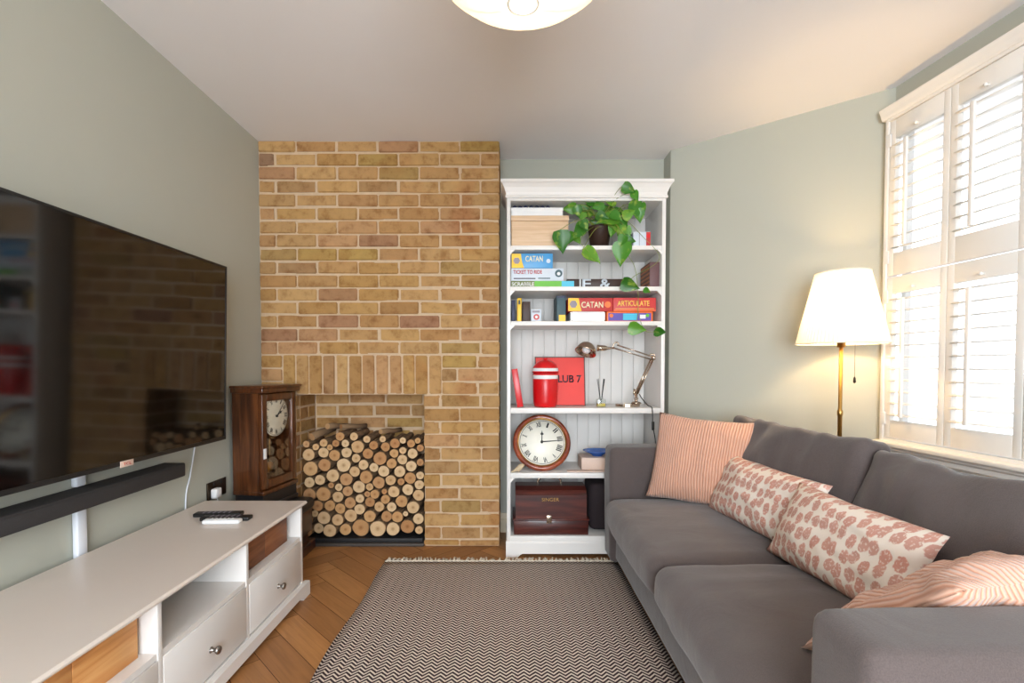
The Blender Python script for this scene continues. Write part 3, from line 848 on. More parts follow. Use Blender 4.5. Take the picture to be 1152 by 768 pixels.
LW, DP, CZ0, CZ1 = .318, .175, .405, .992
uX = Vector((.15, .9887, 0)).normalized(); nIn = Vector((-uX.y, uX.x, 0))
CM = basis((-1.31, 2.62, 0), uX, nIn, (0, 0, 1))        # x along the front, y into the wall, z up
wc = thing('pendulum_clock', 'tall wooden pendulum clock with round white dial standing on the dark cabinet', 'clock', tuple(CM @ Vector((LW/2, DP/2, CZ0))))
b = bmn()
box(b, (0, .022, CZ0+.02), (.016, DP, CZ1-.04), mtx=CM); box(b, (LW-.016, .022, CZ0+.02), (LW, DP, CZ1-.04), mtx=CM)
box(b, (.016, DP-.012, CZ0+.02), (LW-.016, DP, CZ1-.04), mtx=CM); box(b, (-.004, -.004, CZ0), (LW+.004, DP, CZ0+.022), bev=.004, mtx=CM)
finish('case', b, 'mahogany', wc)
b = bmn()
box(b, (-.016, -.016, CZ1-.04), (LW+.016, DP, CZ1-.012), bev=.006, seg=3, mtx=CM); box(b, (-.022, -.022, CZ1-.014), (LW+.022, DP, CZ1), bev=.004, mtx=CM)
finish('cornice', b, 'mahogany', wc)
b = bmn(); fw = .04
box(b, (.004, 0, CZ0+.03), (.004+fw, .022, CZ1-.045), bev=.004, mtx=CM); box(b, (LW-.004-fw, 0, CZ0+.03), (LW-.004, .022, CZ1-.045), bev=.004, mtx=CM)
box(b, (.004+fw, 0, CZ0+.03), (LW-.004-fw, .022, CZ0+.075), bev=.004, mtx=CM); box(b, (.004+fw, 0, CZ1-.085), (LW-.004-fw, .022, CZ1-.045), bev=.004, mtx=CM)
dr = finish('door', b, 'mahogany', wc)
b = bmn(); box(b, (-.006, -.006, .319), (LW+.004, DP-.006, .345), bev=.006, mtx=CM); box(b, (.004, .004, .345), (LW-.004, DP-.01, .405), mtx=CM)
st_ = finish('pedestal', b, 'black_leather', wc); st_['label'] = 'black pedestal block under the case'
b = bmn(); box(b, (.004+fw, .012, CZ0+.075), (LW-.004-fw, .015, CZ1-.085), mtx=CM); finish('door_glass', b, 'clock_glass', dr)
b = bmn(); box(b, (.008, -.004, .600), (.03, 0, .655), bev=.001, mtx=CM); lb = finish('paper_label', b, 'paper', dr); lb['label'] = 'small white paper label on the door'
DR = .112; dc = CM @ Vector((LW/2-.012, .019, .818))
DMt = basis(dc, uX, (0, 0, 1), -nIn)
b = bmn(); lathe(b, [(0, -.004), (DR, -.004), (DR, .001), (DR-.004, .003), (0, .003)], 48, mtx=DMt); dl = finish('dial', b, 'dial', wc)
def dial_marks(parent, MT, R1, hour, minute, names, m='black_ink', hscale=1.0, z=.0035):
    b = bmn()
    for i in range(12):
        a = math.pi/2 - i*math.pi/6
        t = text_bm(names[i], h=R1*.22*hscale, w=R1*(.075+.06*min(4, len(names[i])-1))*hscale, depth=.0006, bold=True)
        mt = MT @ Matrix.Translation((math.cos(a)*R1*.78, math.sin(a)*R1*.78, z)) @ Matrix.Rotation(a-math.pi/2, 4, 'Z')
        merge(b, t, 0, mt)
    t = bmesh.new()
    lathe(b, [(R1*.93, z), (R1*.94, z+.0005), (R1*.95, z)], 48, mtx=MT, cap=False)
    finish('numerals', b, m, parent)
    b = bmn()
    def hand(ang, ln, w, zz):
        a = R(90-ang)
        pts = [(-.02*R1*3, -w*.5), (ln*.55, -w*.45), (ln*.66, -w*1.9), (ln*.8, -w*.5), (ln, 0), (ln*.8, w*.5), (ln*.66, w*1.9), (ln*.55, w*.45), (-.02*R1*3, w*.5)]
        if ln > R1*.7: pts = [(-.05*R1, -w*.6), (ln, -w*.25), (ln, w*.25), (-.05*R1, w*.6)]
        prism(b, pts, zz, zz+.0012, mtx=MT @ Matrix.Rotation(a, 4, 'Z'))
    hand(hour, R1*.52, R1*.04, z+.003); hand(minute, R1*.86, R1*.045, z+.005)
    lathe(b, [(0, z), (R1*.06, z), (R1*.06, z+.008), (0, z+.009)], 16, mtx=MT)
    finish('hands', b, 'black_ink', parent)
ROM = ['XII', 'I', 'II', 'III', 'IIII', 'V', 'VI', 'VII', 'VIII', 'IX', 'X', 'XI']
dial_marks(dl, DMt, DR, 62, 42, ROM)
b = bmn()
pc = CM @ Vector((LW/2-.012, .06, 0))
tube(b, [(pc.x, pc.y, .75), (pc.x, pc.y, .55)], .003); lathe(b, [(0, -.004), (.03, -.003), (.034, 0), (.03, .003), (0, .004)], 28, mtx=basis((pc.x, pc.y, .53), uX, (0, 0, 1), -nIn))
finish('pendulum', b, 'brass', wc)

# ================================================================== LOG PILE
b = bmn(); box(b, (-1.27, 3.006, .0185), (-.53, 3.26, .044), bev=.003)
tag(finish('log_tray', b, 'tray'), 'flat black iron tray under the stacked firewood in the fireplace', 'tray')
LOGS = [(245,217,22),(313,222,20),(374,230,18),(447,233,16),(545,237,16),(617,238,15),(585,252,20),(508,253,25),(407,259,22),(455,278,23),(325,264,32),(270,254,19),(220,252,18),(163,252,20),(81,255,17),(127,272,17),(190,271,15),
(158,300,26),(93,305,30),(213,312,28),(270,300,26),(316,325,22),(378,300,26),(433,326,33),(503,300,22),(546,285,18),(592,300,25),(636,273,18),
(101,373,36),(175,358,31),(258,364,35),(354,356,25),(404,374,23),(491,347,25),(544,332,25),(588,357,27),(634,343,18),
(146,427,26),(207,410,32),(313,389,26),(270,433,32),(365,415,32),(454,385,28),(533,386,28),(580,422,29),(632,411,20),
(95,444,26),(193,453,15),(233,467,19),(427,443,30),(482,432,26),(535,438,18),(331,461,31),(380,464,19),(570,478,28),(625,452,24),
(102,495,32),(172,488,36),(277,486,26),(372,498,15),(411,495,23),(457,484,14),(501,485,29),(337,515,22),(612,508,28),(231,517,28),
(285,537,28),(379,539,25),(462,522,23),(538,530,30),(595,556,31),(428,558,25),(137,557,27),(192,556,27),(248,571,26),(331,566,27),(486,562,24),
(163,610,33),(229,619,29),(290,605,32),(376,604,30),(463,608,27),(519,605,28),(620,608,27),(558,590,13),(120,606,18),
(130,667,25),(191,667,33),(260,667,29),(332,657,42),(419,656,40),(496,663,33),(564,655,34),(622,671,20),(84,560,24),(90,620,28),(86,672,24),(128,650,6)]
ring = [[x*.001272-1.3466, .943-z*.001272, r*.001272*1.03] for x, z, r in LOGS if r > 8]
for _ in range(60):
    for i in range(len(ring)):
        for j in range(i):
            A, B = ring[i], ring[j]; dx, dz = A[0]-B[0], A[1]-B[1]; d = math.hypot(dx, dz); o = A[2]+B[2]-d
            if o > 0:
                k = o*.26/max(d, 1e-6); A[0] += dx*k; A[1] += dz*k; B[0] -= dx*k; B[1] -= dz*k
    for A in ring:
        A[0] = min(max(A[0], FX0+.004+A[2]), FX1-.004-A[2]); A[1] = max(A[1], .0445+A[2])
for i in range(len(ring)):
    for j in range(i):
        A, B = ring[i], ring[j]; d = math.hypot(A[0]-B[0], A[1]-B[1]); o = A[2]+B[2]-d
        if o > 0: s = d/(A[2]+B[2]); A[2] *= s; B[2] *= s
def log_mesh(seed, n=22):
    t = bmesh.new(); yl = (-.5, -.49, 0, .49, .5); rr = (.95, 1, .985, 1, .95); rings = []
    for y, q in zip(yl, rr):
        rings.append([t.verts.new(((q*(1-.035+.035*math.sin(3*a+seed)+.02*math.sin(5*a+seed*2)))*math.cos(a), y, q*(1-.035+.035*math.sin(2*a+seed*3))*math.sin(a))) for a in [2*math.pi*k/n for k in range(n)]])
    for A, B in zip(rings, rings[1:]):
        for k in range(n):
            f = t.faces.new((A[k], A[(k+1) % n], B[(k+1) % n], B[k])); f.smooth = True
    f = t.faces.new(rings[0]); f.material_index = 1; f = t.faces.new(list(reversed(rings[-1]))); f.material_index = 1
    bmesh.ops.recalc_face_normals(t, faces=t.faces)
    me = bpy.data.meshes.new('log'); t.to_mesh(me); t.free(); me.materials.append(M['bark']); me.materials.append(M['log_end']); return me
LM = [log_mesh(s) for s in (.3, 1.7, 2.9, 4.1, 5.3)]
ORD = 'first second third fourth fifth sixth seventh eighth ninth tenth eleventh twelfth thirteenth fourteenth fifteenth sixteenth'.split()
order = sorted(range(len(ring)), key=lambda i: ring[i][1])
rows = [order[i:i+11] for i in range(0, len(order), 11)]
src = bpy.data.objects.new('log', LM[0])
for ri, row in enumerate(rows):
    row.sort(key=lambda i: ring[i][0])
    for ci, i in enumerate(row):
        x, z, r = ring[i]; o = src.copy() if (ri or ci) else src
        o.data = LM[i % 5]; COL.objects.link(o)
        y0 = 3.022+random.uniform(-.008, .02); ln = 3.275-y0
        o.scale = (r, ln, r); o.location = (x, y0+ln/2, z)
        sz = 'thick' if r > .038 else ('thin' if r < .027 else 'round')
        where = 'bottom row' if ri == 0 else ('top layer' if ri == len(rows)-1 else ORD[ri]+' row up')
        o['label'] = f'{sz} sawn firewood log, {ORD[ci]} from the left in the {where}'
        o['category'] = 'log'; o['group'] = 'firewood logs stacked in the fireplace'
# loose pieces lying across the top of the pile
tops = [(ring[i][0], ring[i][1]+ring[i][2]) for i in range(len(ring))]
def top_at(x, w): return max([z for q, z in tops if abs(q-x) < w] + [.6])
for (x, w, rad, ang, tilt, lab) in ((-1.18, .05, .024, 62, -12, 'loose barked branch lying across the left end of the log pile'),
                             (-1.09, .05, .018, 70, 6, 'thin barked branch lying slantwise beside the leftmost loose branch'),
                             (-.985, .06, .016, 50, 4, 'thin loose branch lying on the middle of the log pile'),
                             (-.75, .05, .015, 60, 3, 'thin loose branch lying on the right side of the log pile')):
    b = bmn(); pts = [(-.09, 0, 0), (-.03, .003, .003), (.03, -.002, 0), (.09, 0, .002)]
    tube(b, pts, [rad, rad*1.03, rad*.97, rad], 14)
    b.faces.ensure_lookup_table()
    for f in b.faces:
        if len(f.verts) > 4: f.material_index = 1
    mt = Matrix.Translation((x, 3.13, top_at(x, .07)+rad+.003)) @ Matrix.Rotation(R(ang), 4, 'Z') @ Matrix.Rotation(R(tilt), 4, 'Y')
    bmesh.ops.transform(b, matrix=mt, verts=b.verts)
    tag(finish('branch', b, ['bark', 'log_end']), lab, 'branch', 'loose branches on the log pile')

# ================================================================== BOOKCASE
bc = thing('bookcase', 'tall white open bookcase with cornice standing in the alcove', 'bookcase', (.435, 3.0, 0))
FY, BY = 2.826, 3.185; BX0, BX1 = -.014, .885; SW = .021
for x0, x1 in ((BX0, BX0+SW), (BX1-SW, BX1)):
    b = bmn(); box(b, (x0, FY, .05), (x1, BY, 2.05), bev=.0015); finish('side_panel', b, 'white', bc)
b = bmn(); i0, i1 = BX0+SW, BX1-SW
n = 12; pw = (i1-i0)/n
for i in range(n): box(b, (i0+i*pw+.0012, BY-.014, .1), (i0+(i+1)*pw-.0012, BY-.006, 2.05), bev=.002)
box(b, (i0, BY-.006, .1), (i1, BY, 2.05)); finish('back_panel', b, 'white_matt', bc)
SH = {'A': (1.756, 1.779), 'B': (1.524, 1.548), 'C': (1.328, 1.352), 'D': (.827, .857), 'E': (.454, .484), 'F': (.088, .119)}
for k, (z0, z1) in SH.items():
    b = bmn(); box(b, (i0, FY+.002, z0), (i1, BY-.014, z1), bev=.0015); s_ = finish('shelf', b, 'white', bc)
    if k in 'ABCE':
        b = bmn()
        for sg, xx in ((1, i0), (-1, i1)):
            pr = [(0, 0), (.042, 0), (.04, -.008), (.03, -.012), (.028, -.02), (.016, -.024), (.014, -.034), (.004, -.04), (0, -.046)]
            prism(b, [(xx+sg*p*.55, z0+q*.6) for p, q in pr], FY+.004, FY+.018, mtx=basis((0, 0, 0), (1, 0, 0), (0, 0, 1), (0, 1, 0)))
        finish('bracket', b, 'white', s_)
b = bmn()
pr = [(0, 2.045), (.008, 2.045), (.008, 2.056), (.004, 2.062), (.006, 2.075), (.016, 2.10), (.026, 2.118), (.034, 2.126), (.034, 2.14), (0, 2.14)]
t = bmesh.new(); rings = []
for d, z in pr:
    rings.append([t.verts.new(p) for p in ((BX0-d, BY, z), (BX0-d, FY-d, z), (BX1+d, FY-d, z), (BX1+d, BY, z))])
for A, B in zip(rings, rings[1:]):
    for k in range(4): t.faces.new((A[k], A[(k+1) % 4], B[(k+1) % 4], B[k]))
t.faces.new(rings[-1]); bmesh.ops.recalc_face_normals(t, faces=t.faces); merge(b, t)
box(b, (i0, FY+.002, 2.03), (i1, BY-.014, 2.046)); finish('cornice', b, 'white', bc)
b = bmn()
P0, P1 = BX0-.006, BX1+.006
prism(b, [(P0, 0), (P0+.07, 0), (P0+.08, .012), (P0+.095, .02), (P1-.095, .02), (P1-.08, .012), (P1-.07, 0), (P1, 0), (P1, .08), (P0, .08)], FY-.008, FY+.012, mtx=basis((0, 0, 0), (1, 0, 0), (0, 0, 1), (0, 1, 0)))
prism(b, [(-.008, .08), (.012, .08), (.012, .09), (-.002, .09)], P0, P1, mtx=basis((0, FY, 0), (0, 1, 0), (0, 0, 1), (1, 0, 0)))
box(b, (P0, FY+.012, 0), (BX0+.018, BY, .08)); box(b, (BX1-.018, FY+.012, 0), (P1, BY, .08))
finish('plinth', b, 'white', bc)

# --------------------------------------------------- contents
def carton(name, label, cat, x0, x1, z0, z1, y0, y1, m, group=None, bev=.0015):
    t = thing(name, label, cat, ((x0+x1)/2, (y0+y1)/2, z0), group)
    b = bmn(); box(b, (x0, y0, z0), (x1, y1, z1), bev=bev); finish('box_body', b, m, t); return t
def panel(t, name, x0, x1, z0, z1, y, m, poly=None):
    b = bmn()
    if poly: prism(b, poly, y-.0006, y-.0001, mtx=basis((0, 0, 0), (1, 0, 0), (0, 0, 1), (0, 1, 0)))
    else: box(b, (x0, y-.0006, z0), (x1, y-.0001, z1))
    return finish(name, b, m, t)
def word(t, s, xc, zc, y, m, w, h, bold=True, name='lettering'):
    b = text_bm(s, w=w, h=h, bold=bold); bmesh.ops.transform(b, matrix=front(xc, y-.0007, zc), verts=b.verts); return finish(name, b, m, t)
def disc(t, name, xc, zc, r, y, m, n=28):
    b = bmn(); prism(b, [(xc+r*math.cos(2*math.pi*k/n), zc+r*math.sin(2*math.pi*k/n)) for k in range(n)], y-.0012, y-.0005, mtx=basis((0, 0, 0), (1, 0, 0), (0, 0, 1), (0, 1, 0)))
    return finish(name, b, m, t)
# shelf A
y = 2.86; zA = 1.7792
t = thing('storage_box', 'tan veneered storage box with lid on the top shelf', 'box', (.175, 3.0, zA))
b = bmn(); box(b, (.012, y+.003, zA), (.338, 3.12, 1.927), bev=.002); finish('box_body', b, 'tan', t)
b = bmn(); box(b, (.009, y, 1.9285), (.341, 3.123, 1.957), bev=.002); finish('lid', b, 'tan', t)
t = thing('flat_box', 'flat white box lying on the lid of the tan storage box', 'box', (.158, 3.0, 1.9572))
b = bmn(); box(b, (.011, y+.004, 1.9572), (.306, 3.11, 1.995), bev=.002); finish('box_body', b, 'paper', t)
b = bmn(); box(b, (.009, y+.002, 1.982), (.308, 3.112, 2.003), bev=.002); finish('lid', b, 'paper', t)
b = bmn()
box(b, (.03, 2.9, 2.0035), (.24, 3.05, 2.016), bev=.004)
for k in range(7): lathe(b, [(0, 0), (.013, 0), (.014, .006), (.006, .014), (0, .015)], 12, mtx=Matrix.Translation((.03+k*.032, 2.88, 2.0035)))
tag(finish('ornament', b, 'navy'), 'dark blue beaded bundle lying on the flat white box', 'ornament')
t = carton('small_box', 'small pale grey box with red edge right of the plant', 'box', .712, .812, zA, 1.868, 2.87, 2.96, 'grey_box')
panel(t, 'red_stripe', .786, .811, zA+.004, 1.866, 2.87, 'red_ink'); panel(t, 'grey_stripe', .745, .748, zA+.004, 1.866, 2.87, 'grey_ink'); disc(t, 'red_spot', .798, 1.843, .012, 2.869, 'red')
# plant
pp = thing('potted_plant', 'trailing green pothos plant in brown pot on the top shelf', 'plant', (.53, 2.94, zA))
b = bmn(); lathe(b, [(0, zA), (.05, zA), (.066, zA+.115), (.07, zA+.12), (.07, zA+.132), (.062, zA+.132), (.06, zA+.118), (0, zA+.118)], 28, mtx=Matrix.Translation((.53, 2.94, 0))); finish('pot', b, 'pot', pp)
b = bmn(); lathe(b, [(.0, zA+.1185), (.0595, zA+.1185), (.05, zA+.125), (0, zA+.13)], 20, mtx=Matrix.Translation((.53, 2.94, 0))); finish('soil', b, 'soil', pp)
LV = [(455,40,66,25,-.1),(500,95,95,-55,-.05),(515,140,66,80,-.04),(410,105,52,185,.03),(370,85,78,172,.05),(265,80,72,150,.02),(205,100,68,175,.0),(300,112,76,10,.05),
(375,160,104,165,-.02),(450,170,66,60,-.01),(450,225,96,85,-.02),(240,205,86,130,-.01),(215,235,62,115,.0),(165,262,104,82,-.05),(300,325,100,32,-.06),(430,315,112,98,-.07),
(475,250,54,10,-.03),(470,455,86,18,-.07),(500,648,80,8,-.075),(606,664,60,10,-.06),(262,140,50,95,.0),(430,120,56,140,.02),(490,66,50,60,-.08),(400,200,70,110,-.02),
(330,160,70,200,.03),(345,130,60,250,.05),(525,75,60,110,.03),(230,70,50,190,.04),(285,75,60,330,.05),(460,205,60,45,.0),(545,480,36,30,-.06),(360,100,56,300,.06),(245,235,50,60,.02),(290,70,60,215,-.02),(385,75,60,195,-.02),(330,90,64,160,-.01),(240,120,58,75,-.03),(410,150,66,40,-.04),(465,135,64,-30,-.05),(430,260,60,120,-.05),(270,185,60,60,-.03),(530,110,56,70,-.03),(350,145,60,20,-.03)]
bl = bmn(); bs = bmn()
rl = random.Random(5)
def leaf(pos, ln, ang, face_tilt, roll):
    t = bmesh.new(); n = 9; rowsv = []
    for i in range(n+1):
        u = i/n
        w = .42*ln*(math.sin(math.pi*min(1, u*1.02)**.62))**.9*(1-.25*u) if 0 < u < 1 else 0
        xb = u*ln; zc = -.22*ln*u*u
        if i in (0, n): rowsv.append([t.verts.new((xb, 0, zc))])
        else:
            back = -.10*ln*max(0, 1-u*5)
            rowsv.append([t.verts.new((xb+back*abs(s), s*w, zc+.13*ln*(abs(s)**1.4)*.6)) for s in (-1, -.5, 0, .5, 1)])
    for A, B in zip(rowsv, rowsv[1:]):
        if len(A) == 1:
            for k in range(4): t.faces.new((A[0], B[k+1], B[k]))
        elif len(B) == 1:
            for k in range(4): t.faces.new((A[k], A[k+1], B[0]))
        else:
            for k in range(4): t.faces.new((A[k], A[k+1], B[k+1], B[k]))
    for f in t.faces: f.smooth = True
    # local x -> tip direction in the shelf-front plane, local z -> towards the room
    d = Vector((math.cos(ang), 0, -math.sin(ang))); nrm = Vector((0, -1, 0))
    side = nrm.cross(d)
    mt = basis(pos, d, side, nrm) @ Matrix.Rotation(roll, 4, 'X') @ Matrix.Rotation(face_tilt, 4, 'Y')
    merge(bl, t, 0, mt)
for (cx, cy, ln, an, dy) in LV:
    X = .0867+.001261*cx; Z = 2.125-.001261*cy; yy = 2.87+dy; Lm = ln*.001261*1.02
    if Z < 1.80 and yy > 2.80: yy = 2.80
    d = Vector((math.cos(R(an)), 0, -math.sin(R(an))))
    basep = Vector((X, yy, Z)) - d*Lm*.5
    leaf(basep, Lm, R(an), rl.uniform(-.35, .1), rl.uniform(-.5, .5))
    if cy < 420:
        st = Vector((.53+rl.uniform(-.035, .035), 2.94+rl.uniform(-.03, .0), 1.905))
        mid = (st+basep)/2 + Vector((0, -.02, .045))
        tube(bs, smooth_path([st, mid, basep], 6), .0016, 6)
for pts in ([(.55, 2.90, 1.91), (.60, 2.82, 1.90), (.655, 2.805, 1.74), (.70, 2.80, 1.66), (.72, 2.80, 1.55), (.725, 2.80, 1.42), (.71, 2.80, 1.32), (.69, 2.80, 1.30)],
            [(.56, 2.90, 1.91), (.64, 2.83, 1.93), (.76, 2.84, 1.83), (.845, 2.81, 1.70), (.70, 2.805, 1.60), (.665, 2.80, 1.56)],
            [(.72, 2.80, 1.42), (.76, 2.80, 1.30), (.83, 2.80, 1.29), (.84, 2.80, 1.285)],
            [(.5, 2.90, 1.91), (.43, 2.83, 1.85), (.40, 2.80, 1.79), (.45, 2.80, 1.735)]):
    tube(bs, smooth_path(pts, 8), .0015, 6)
finish('foliage', bl, 'leaf', pp); finish('stems', bs, 'stem', pp)
# shelf B
zB = 1.5482
t = carton('board_game', 'long board game box with green end, lowest in the upper stack', 'board game', .01, .372, zB, zB+.037, y, 3.12, 'olive', 'board games in the upper stack')
panel(t, 'green_band', .145, .30, zB+.001, zB+.036, y, 'green'); panel(t, 'cyan_band', .30, .371, zB+.001, zB+.036, y, 'cyan'); word(t, 'SCRABBLE', .078, zB+.0185, y, 'paper', .128, .022)
t = carton('board_game', 'pale grey train board game box in the middle of the upper stack', 'board game', .01, .311, zB+.0375, zB+.109, y+.002, 3.12, 'grey_box', 'board games in the upper stack')
word(t, 'TICKET TO RIDE', .105, zB+.088, y+.002, 'red_ink', .165, .022); disc(t, 'emblem', .283, zB+.08, .021, y+.002, 'teal'); disc(t, 'emblem_centre', .283, zB+.078, .010, y+.0012, 'paper')
panel(t, 'green_stripe', .165, .235, zB+.049, zB+.055, y+.002, 'teal'); panel(t, 'dark_stripe', .025, .15, zB+.048, zB+.054, y+.002, 'navy_ink')
t = carton('board_game', 'blue and yellow board game box topmost in the upper stack', 'board game', .012, .249, zB+.1095, zB+.193, y, 3.09, 'blue', 'board games in the upper stack')
panel(t, 'yellow_end', 0, 0, 0, 0, y, 'yellow', [(.013, zB+.1105), (.084, zB+.1105), (.072, zB+.150), (.066, zB+.192), (.013, zB+.192)])
disc(t, 'emblem', .042, zB+.152, .02, y, 'grey_ink', 6); word(t, 'CATAN', .142, zB+.163, y, 'cream_ink', .10, .034); disc(t, 'roundel', .224, zB+.15, .012, y, 'grey_box')
word(t, 'CITIES', .142, zB+.125, y, 'grey_box', .06, .012) if False else None
t = thing('letter_plaque', 'dark brown block sign with white E and ampersand letters', 'sign', (.5, 2.92, zB))
b = bmn()
for x0, x1 in ((.335, .408), (.418, .662)): box(b, (x0, 2.90, zB), (x1, 2.945, zB+.055), bev=.002)
finish('block', b, 'choc', t)
word(t, 'E', .45, zB+.0275, 2.90, 'grey_box', .052, .054); word(t, '&', .558, zB+.0275, 2.90, 'grey_box', .062, .054)
b = bmn(); box(b, (.409, 2.905, zB), (.417, 2.94, zB+.055)); finish('spacer', b, 'paper', t)
t = thing('box_file', 'brown box file with latticed side at right end of second shelf', 'box file', (.833, 2.95, zB))
b = bmn(); box(b, (.806, 2.862, zB), (.861, 3.06, zB+.146), bev=.002); finish('cover', b, 'mauve', t)
b = bmn(); box(b, (.8045, 2.866, zB+.004), (.8058, 3.058, zB+.142)); finish('lattice_side', b, 'lattice', t)
# shelf C
zC = 1.3522
def book(label, x0, x1, h, d0, d1, m, z, lean=0, group='books on the middle shelf', pages=True):
    t = thing('book', label, 'book', ((x0+x1)/2, (d0+d1)/2, z), group)
    mt = Matrix.Translation((x0, 0, z)) @ Matrix.Rotation(lean, 4, 'Y') @ Matrix.Translation((-x0, 0, -z))
    b = bmn(); c = .0025
    box(b, (x0, d0, z), (x0+c, d1, z+h), mtx=mt); box(b, (x1-c, d0, z), (x1, d1, z+h), mtx=mt); box(b, (x0, d0, z), (x1, d0+c, z+h), bev=.0008, mtx=mt); finish('cover', b, m, t)
    b = bmn(); box(b, (x0+c, d0+c, z+.003), (x1-c, d1-.003, z+h-.003), mtx=mt); finish('pages', b, 'paper', t)
    return t, mt
t, _ = book('navy spined book at the left end of the middle shelf', .012, .034, .125, 2.875, 3.02, 'navy', zC)
t, _ = book('yellow spined book beside the navy book', .045, .071, .136, 2.87, 3.02, 'yellow', zC)
panel(t, 'title_mark', .052, .064, zC+.10, zC+.125, 2.87, 'black_ink')
t, _ = book('thick dark brown book right of the yellow book', .076, .121, .116, 2.87, 3.0, 'choc', zC)
t = carton('card_box', 'small white playing card box with red round motif', 'card box', .125, .184, zC, zC+.072, 2.865, 2.9, 'grey_box')
disc(t, 'motif', .156, zC+.027, .017, 2.865, 'red_ink'); disc(t, 'motif_centre', .156, zC+.027, .008, 2.8643, 'paper'); panel(t, 'top_band', .132, .176, zC+.052, zC+.064, 2.865, 'grey_ink')
t, _ = book('teal book with yellow base standing beside the stacked red games', .272, .326, .15, 2.872, 3.05, 'teal', zC)
panel(t, 'yellow_base', .286, .324, zC+.003, zC+.04, 2.872, 'yellow'); panel(t, 'navy_top', .273, .325, zC+.137, zC+.149, 2.872, 'navy')
t = thing('index_box', 'low white box with metal corners under the red games', 'box', (.452, 2.97, zC))
b = bmn(); box(b, (.353, 2.868, zC), (.552, 3.08, zC+.059), bev=.002); finish('box_body', b, 'paper', t)
b = bmn()
for xx in (.353, .544):
    for zz in (zC+.001, zC+.05): box(b, (xx-.0006, 2.867, zz), (xx+.0086, 2.8755, zz+.0085), bev=.001)
finish('corner_cap', b, 'antique', t)
t = carton('board_game', 'purple board game box with orange edge in the lower right of the stack', 'board game', .562, .827, zC, zC+.059, 2.866, 3.1, 'orange', 'board games in the lower stack')
panel(t, 'purple_panel', .57, .817, zC+.006, zC+.050, 2.866, 'purple'); panel(t, 'cyan_panel', .655, .735, zC+.010, zC+.047, 2.8652, 'cyan'); disc(t, 'spot', .588, zC+.035, .011, 2.8652, 'orange'); panel(t, 'white_panel', .752, .785, zC+.018, zC+.04, 2.8652, 'paper'); disc(t, 'green_spot', .795, zC+.036, .01, 2.865, 'green')
zz = zC+.0595
t = carton('board_game', 'red board game box with yellow end on the white box', 'board game', .337, .594, zz, zz+.076, 2.858, 3.13, 'red_ink', 'board games in the lower stack')
panel(t, 'yellow_end', 0, 0, 0, 0, 2.858, 'yellow', [(.338, zz+.001), (.415, zz+.001), (.404, zz+.038), (.398, zz+.075), (.338, zz+.075)])
disc(t, 'emblem', .368, zz+.04, .023, 2.858, 'grey_ink', 6); word(t, 'CATAN', .476, zz+.037, 2.858, 'cream_ink', .125, .036); disc(t, 'roundel', .565, zz+.038, .018, 2.858, 'orange')
t = carton('board_game', 'long red party game box on the purple box', 'board game', .597, .842, zz, zz+.077, 2.858, 3.10, 'crimson', 'board games in the lower stack')
word(t, 'ARTICULATE', .712, zz+.045, 2.858, 'gold_ink', .185, .032); panel(t, 'orange_band', .598, .841, zz+.0015, zz+.008, 2.858, 'orange'); panel(t, 'pink_band', .61, .83, zz+.013, zz+.016, 2.858, 'gold_ink')
# shelf D
zD = .8572
t, mt = book('tall red book leaning against the bookcase side', .020, .056, .222, 2.86, 3.0, 'red', zD, lean=R(0), group='none')
del t['group']
t.location = t.location
for ch in t.children: ch.rotation_euler = (0, 0, 0)
t.rotation_euler = (0, R(-9), 0); t.location.x += .026; t.location.z += .0035
b = text_bm('LONDON', w=.10, h=.015); bmesh.ops.transform(b, matrix=Matrix.Translation((.038, 2.8592, zD+.13)) @ Matrix.Rotation(R(90), 4, 'X') @ Matrix.Rotation(R(-90), 4, 'Z'), verts=b.verts)
b.free()
jr = thing('standin', 'plain red domed jar replacing a toy robot, with white bands, in front of the red picture', 'standin', (.212, 2.925, zD))  # plain red vessel put in place of a toy robot figure
JM = Matrix.Translation((.212, 2.925, 0))
b = bmn(); lathe(b, [(0, zD), (.058, zD), (.066, zD+.006), (.07, zD+.03), (.073, zD+.10), (.073, zD+.195), (.07, zD+.20), (0, zD+.20)], 36, mtx=JM); finish('standin_body', b, 'red', jr)
b = bmn(); lathe(b, [(.076, zD+.201), (.077, zD+.212), (.074, zD+.228), (.062, zD+.25), (.042, zD+.267), (.018, zD+.275), (.012, zD+.277), (.014, zD+.284), (0, zD+.289)], 36, mtx=JM); finish('lid', b, 'red', jr)
b = bmn(); lathe(b, [(.0735, zD+.165), (.0745, zD+.167), (.0745, zD+.185), (.0735, zD+.187)], 36, mtx=JM, cap=False); lathe(b, [(.0772, zD+.210), (.0776, zD+.213), (.0752, zD+.227), (.0742, zD+.228)], 36, mtx=JM, cap=False); finish('white_band', b, 'paper', jr)
rf = thing('picture', 'square red picture in thin dark frame lettered in navy', 'picture', (.308, 3.02, zD))
RM = Matrix.Translation((.308, 2.985, zD)) @ Matrix.Rotation(R(-9), 4, 'X')
b = bmn(); s_ = .152
for lo, hi in (((-s_, 0, 0), (-s_+.005, .02, .30)), ((s_-.005, 0, 0), (s_, .02, .30)), ((-s_, 0, 0), (s_, .02, .005)), ((-s_, 0, .295), (s_, .02, .30))): box(b, lo, hi, mtx=RM)
finish('frame', b, 'choc', rf)
b = bmn(); box(b, (-s_+.004, .004, .004), (s_-.004, .018, .296), mtx=RM); finish('canvas', b, 'red_board', rf)
b = text_bm('S CLUB 7', w=.225, h=.046, bold=True); bmesh.ops.transform(b, matrix=RM @ basis((.017, .0038, .165), (1, 0, 0), (0, 0, 1), (0, -1, 0)), verts=b.verts); finish('lettering', b, 'navy_ink', rf)
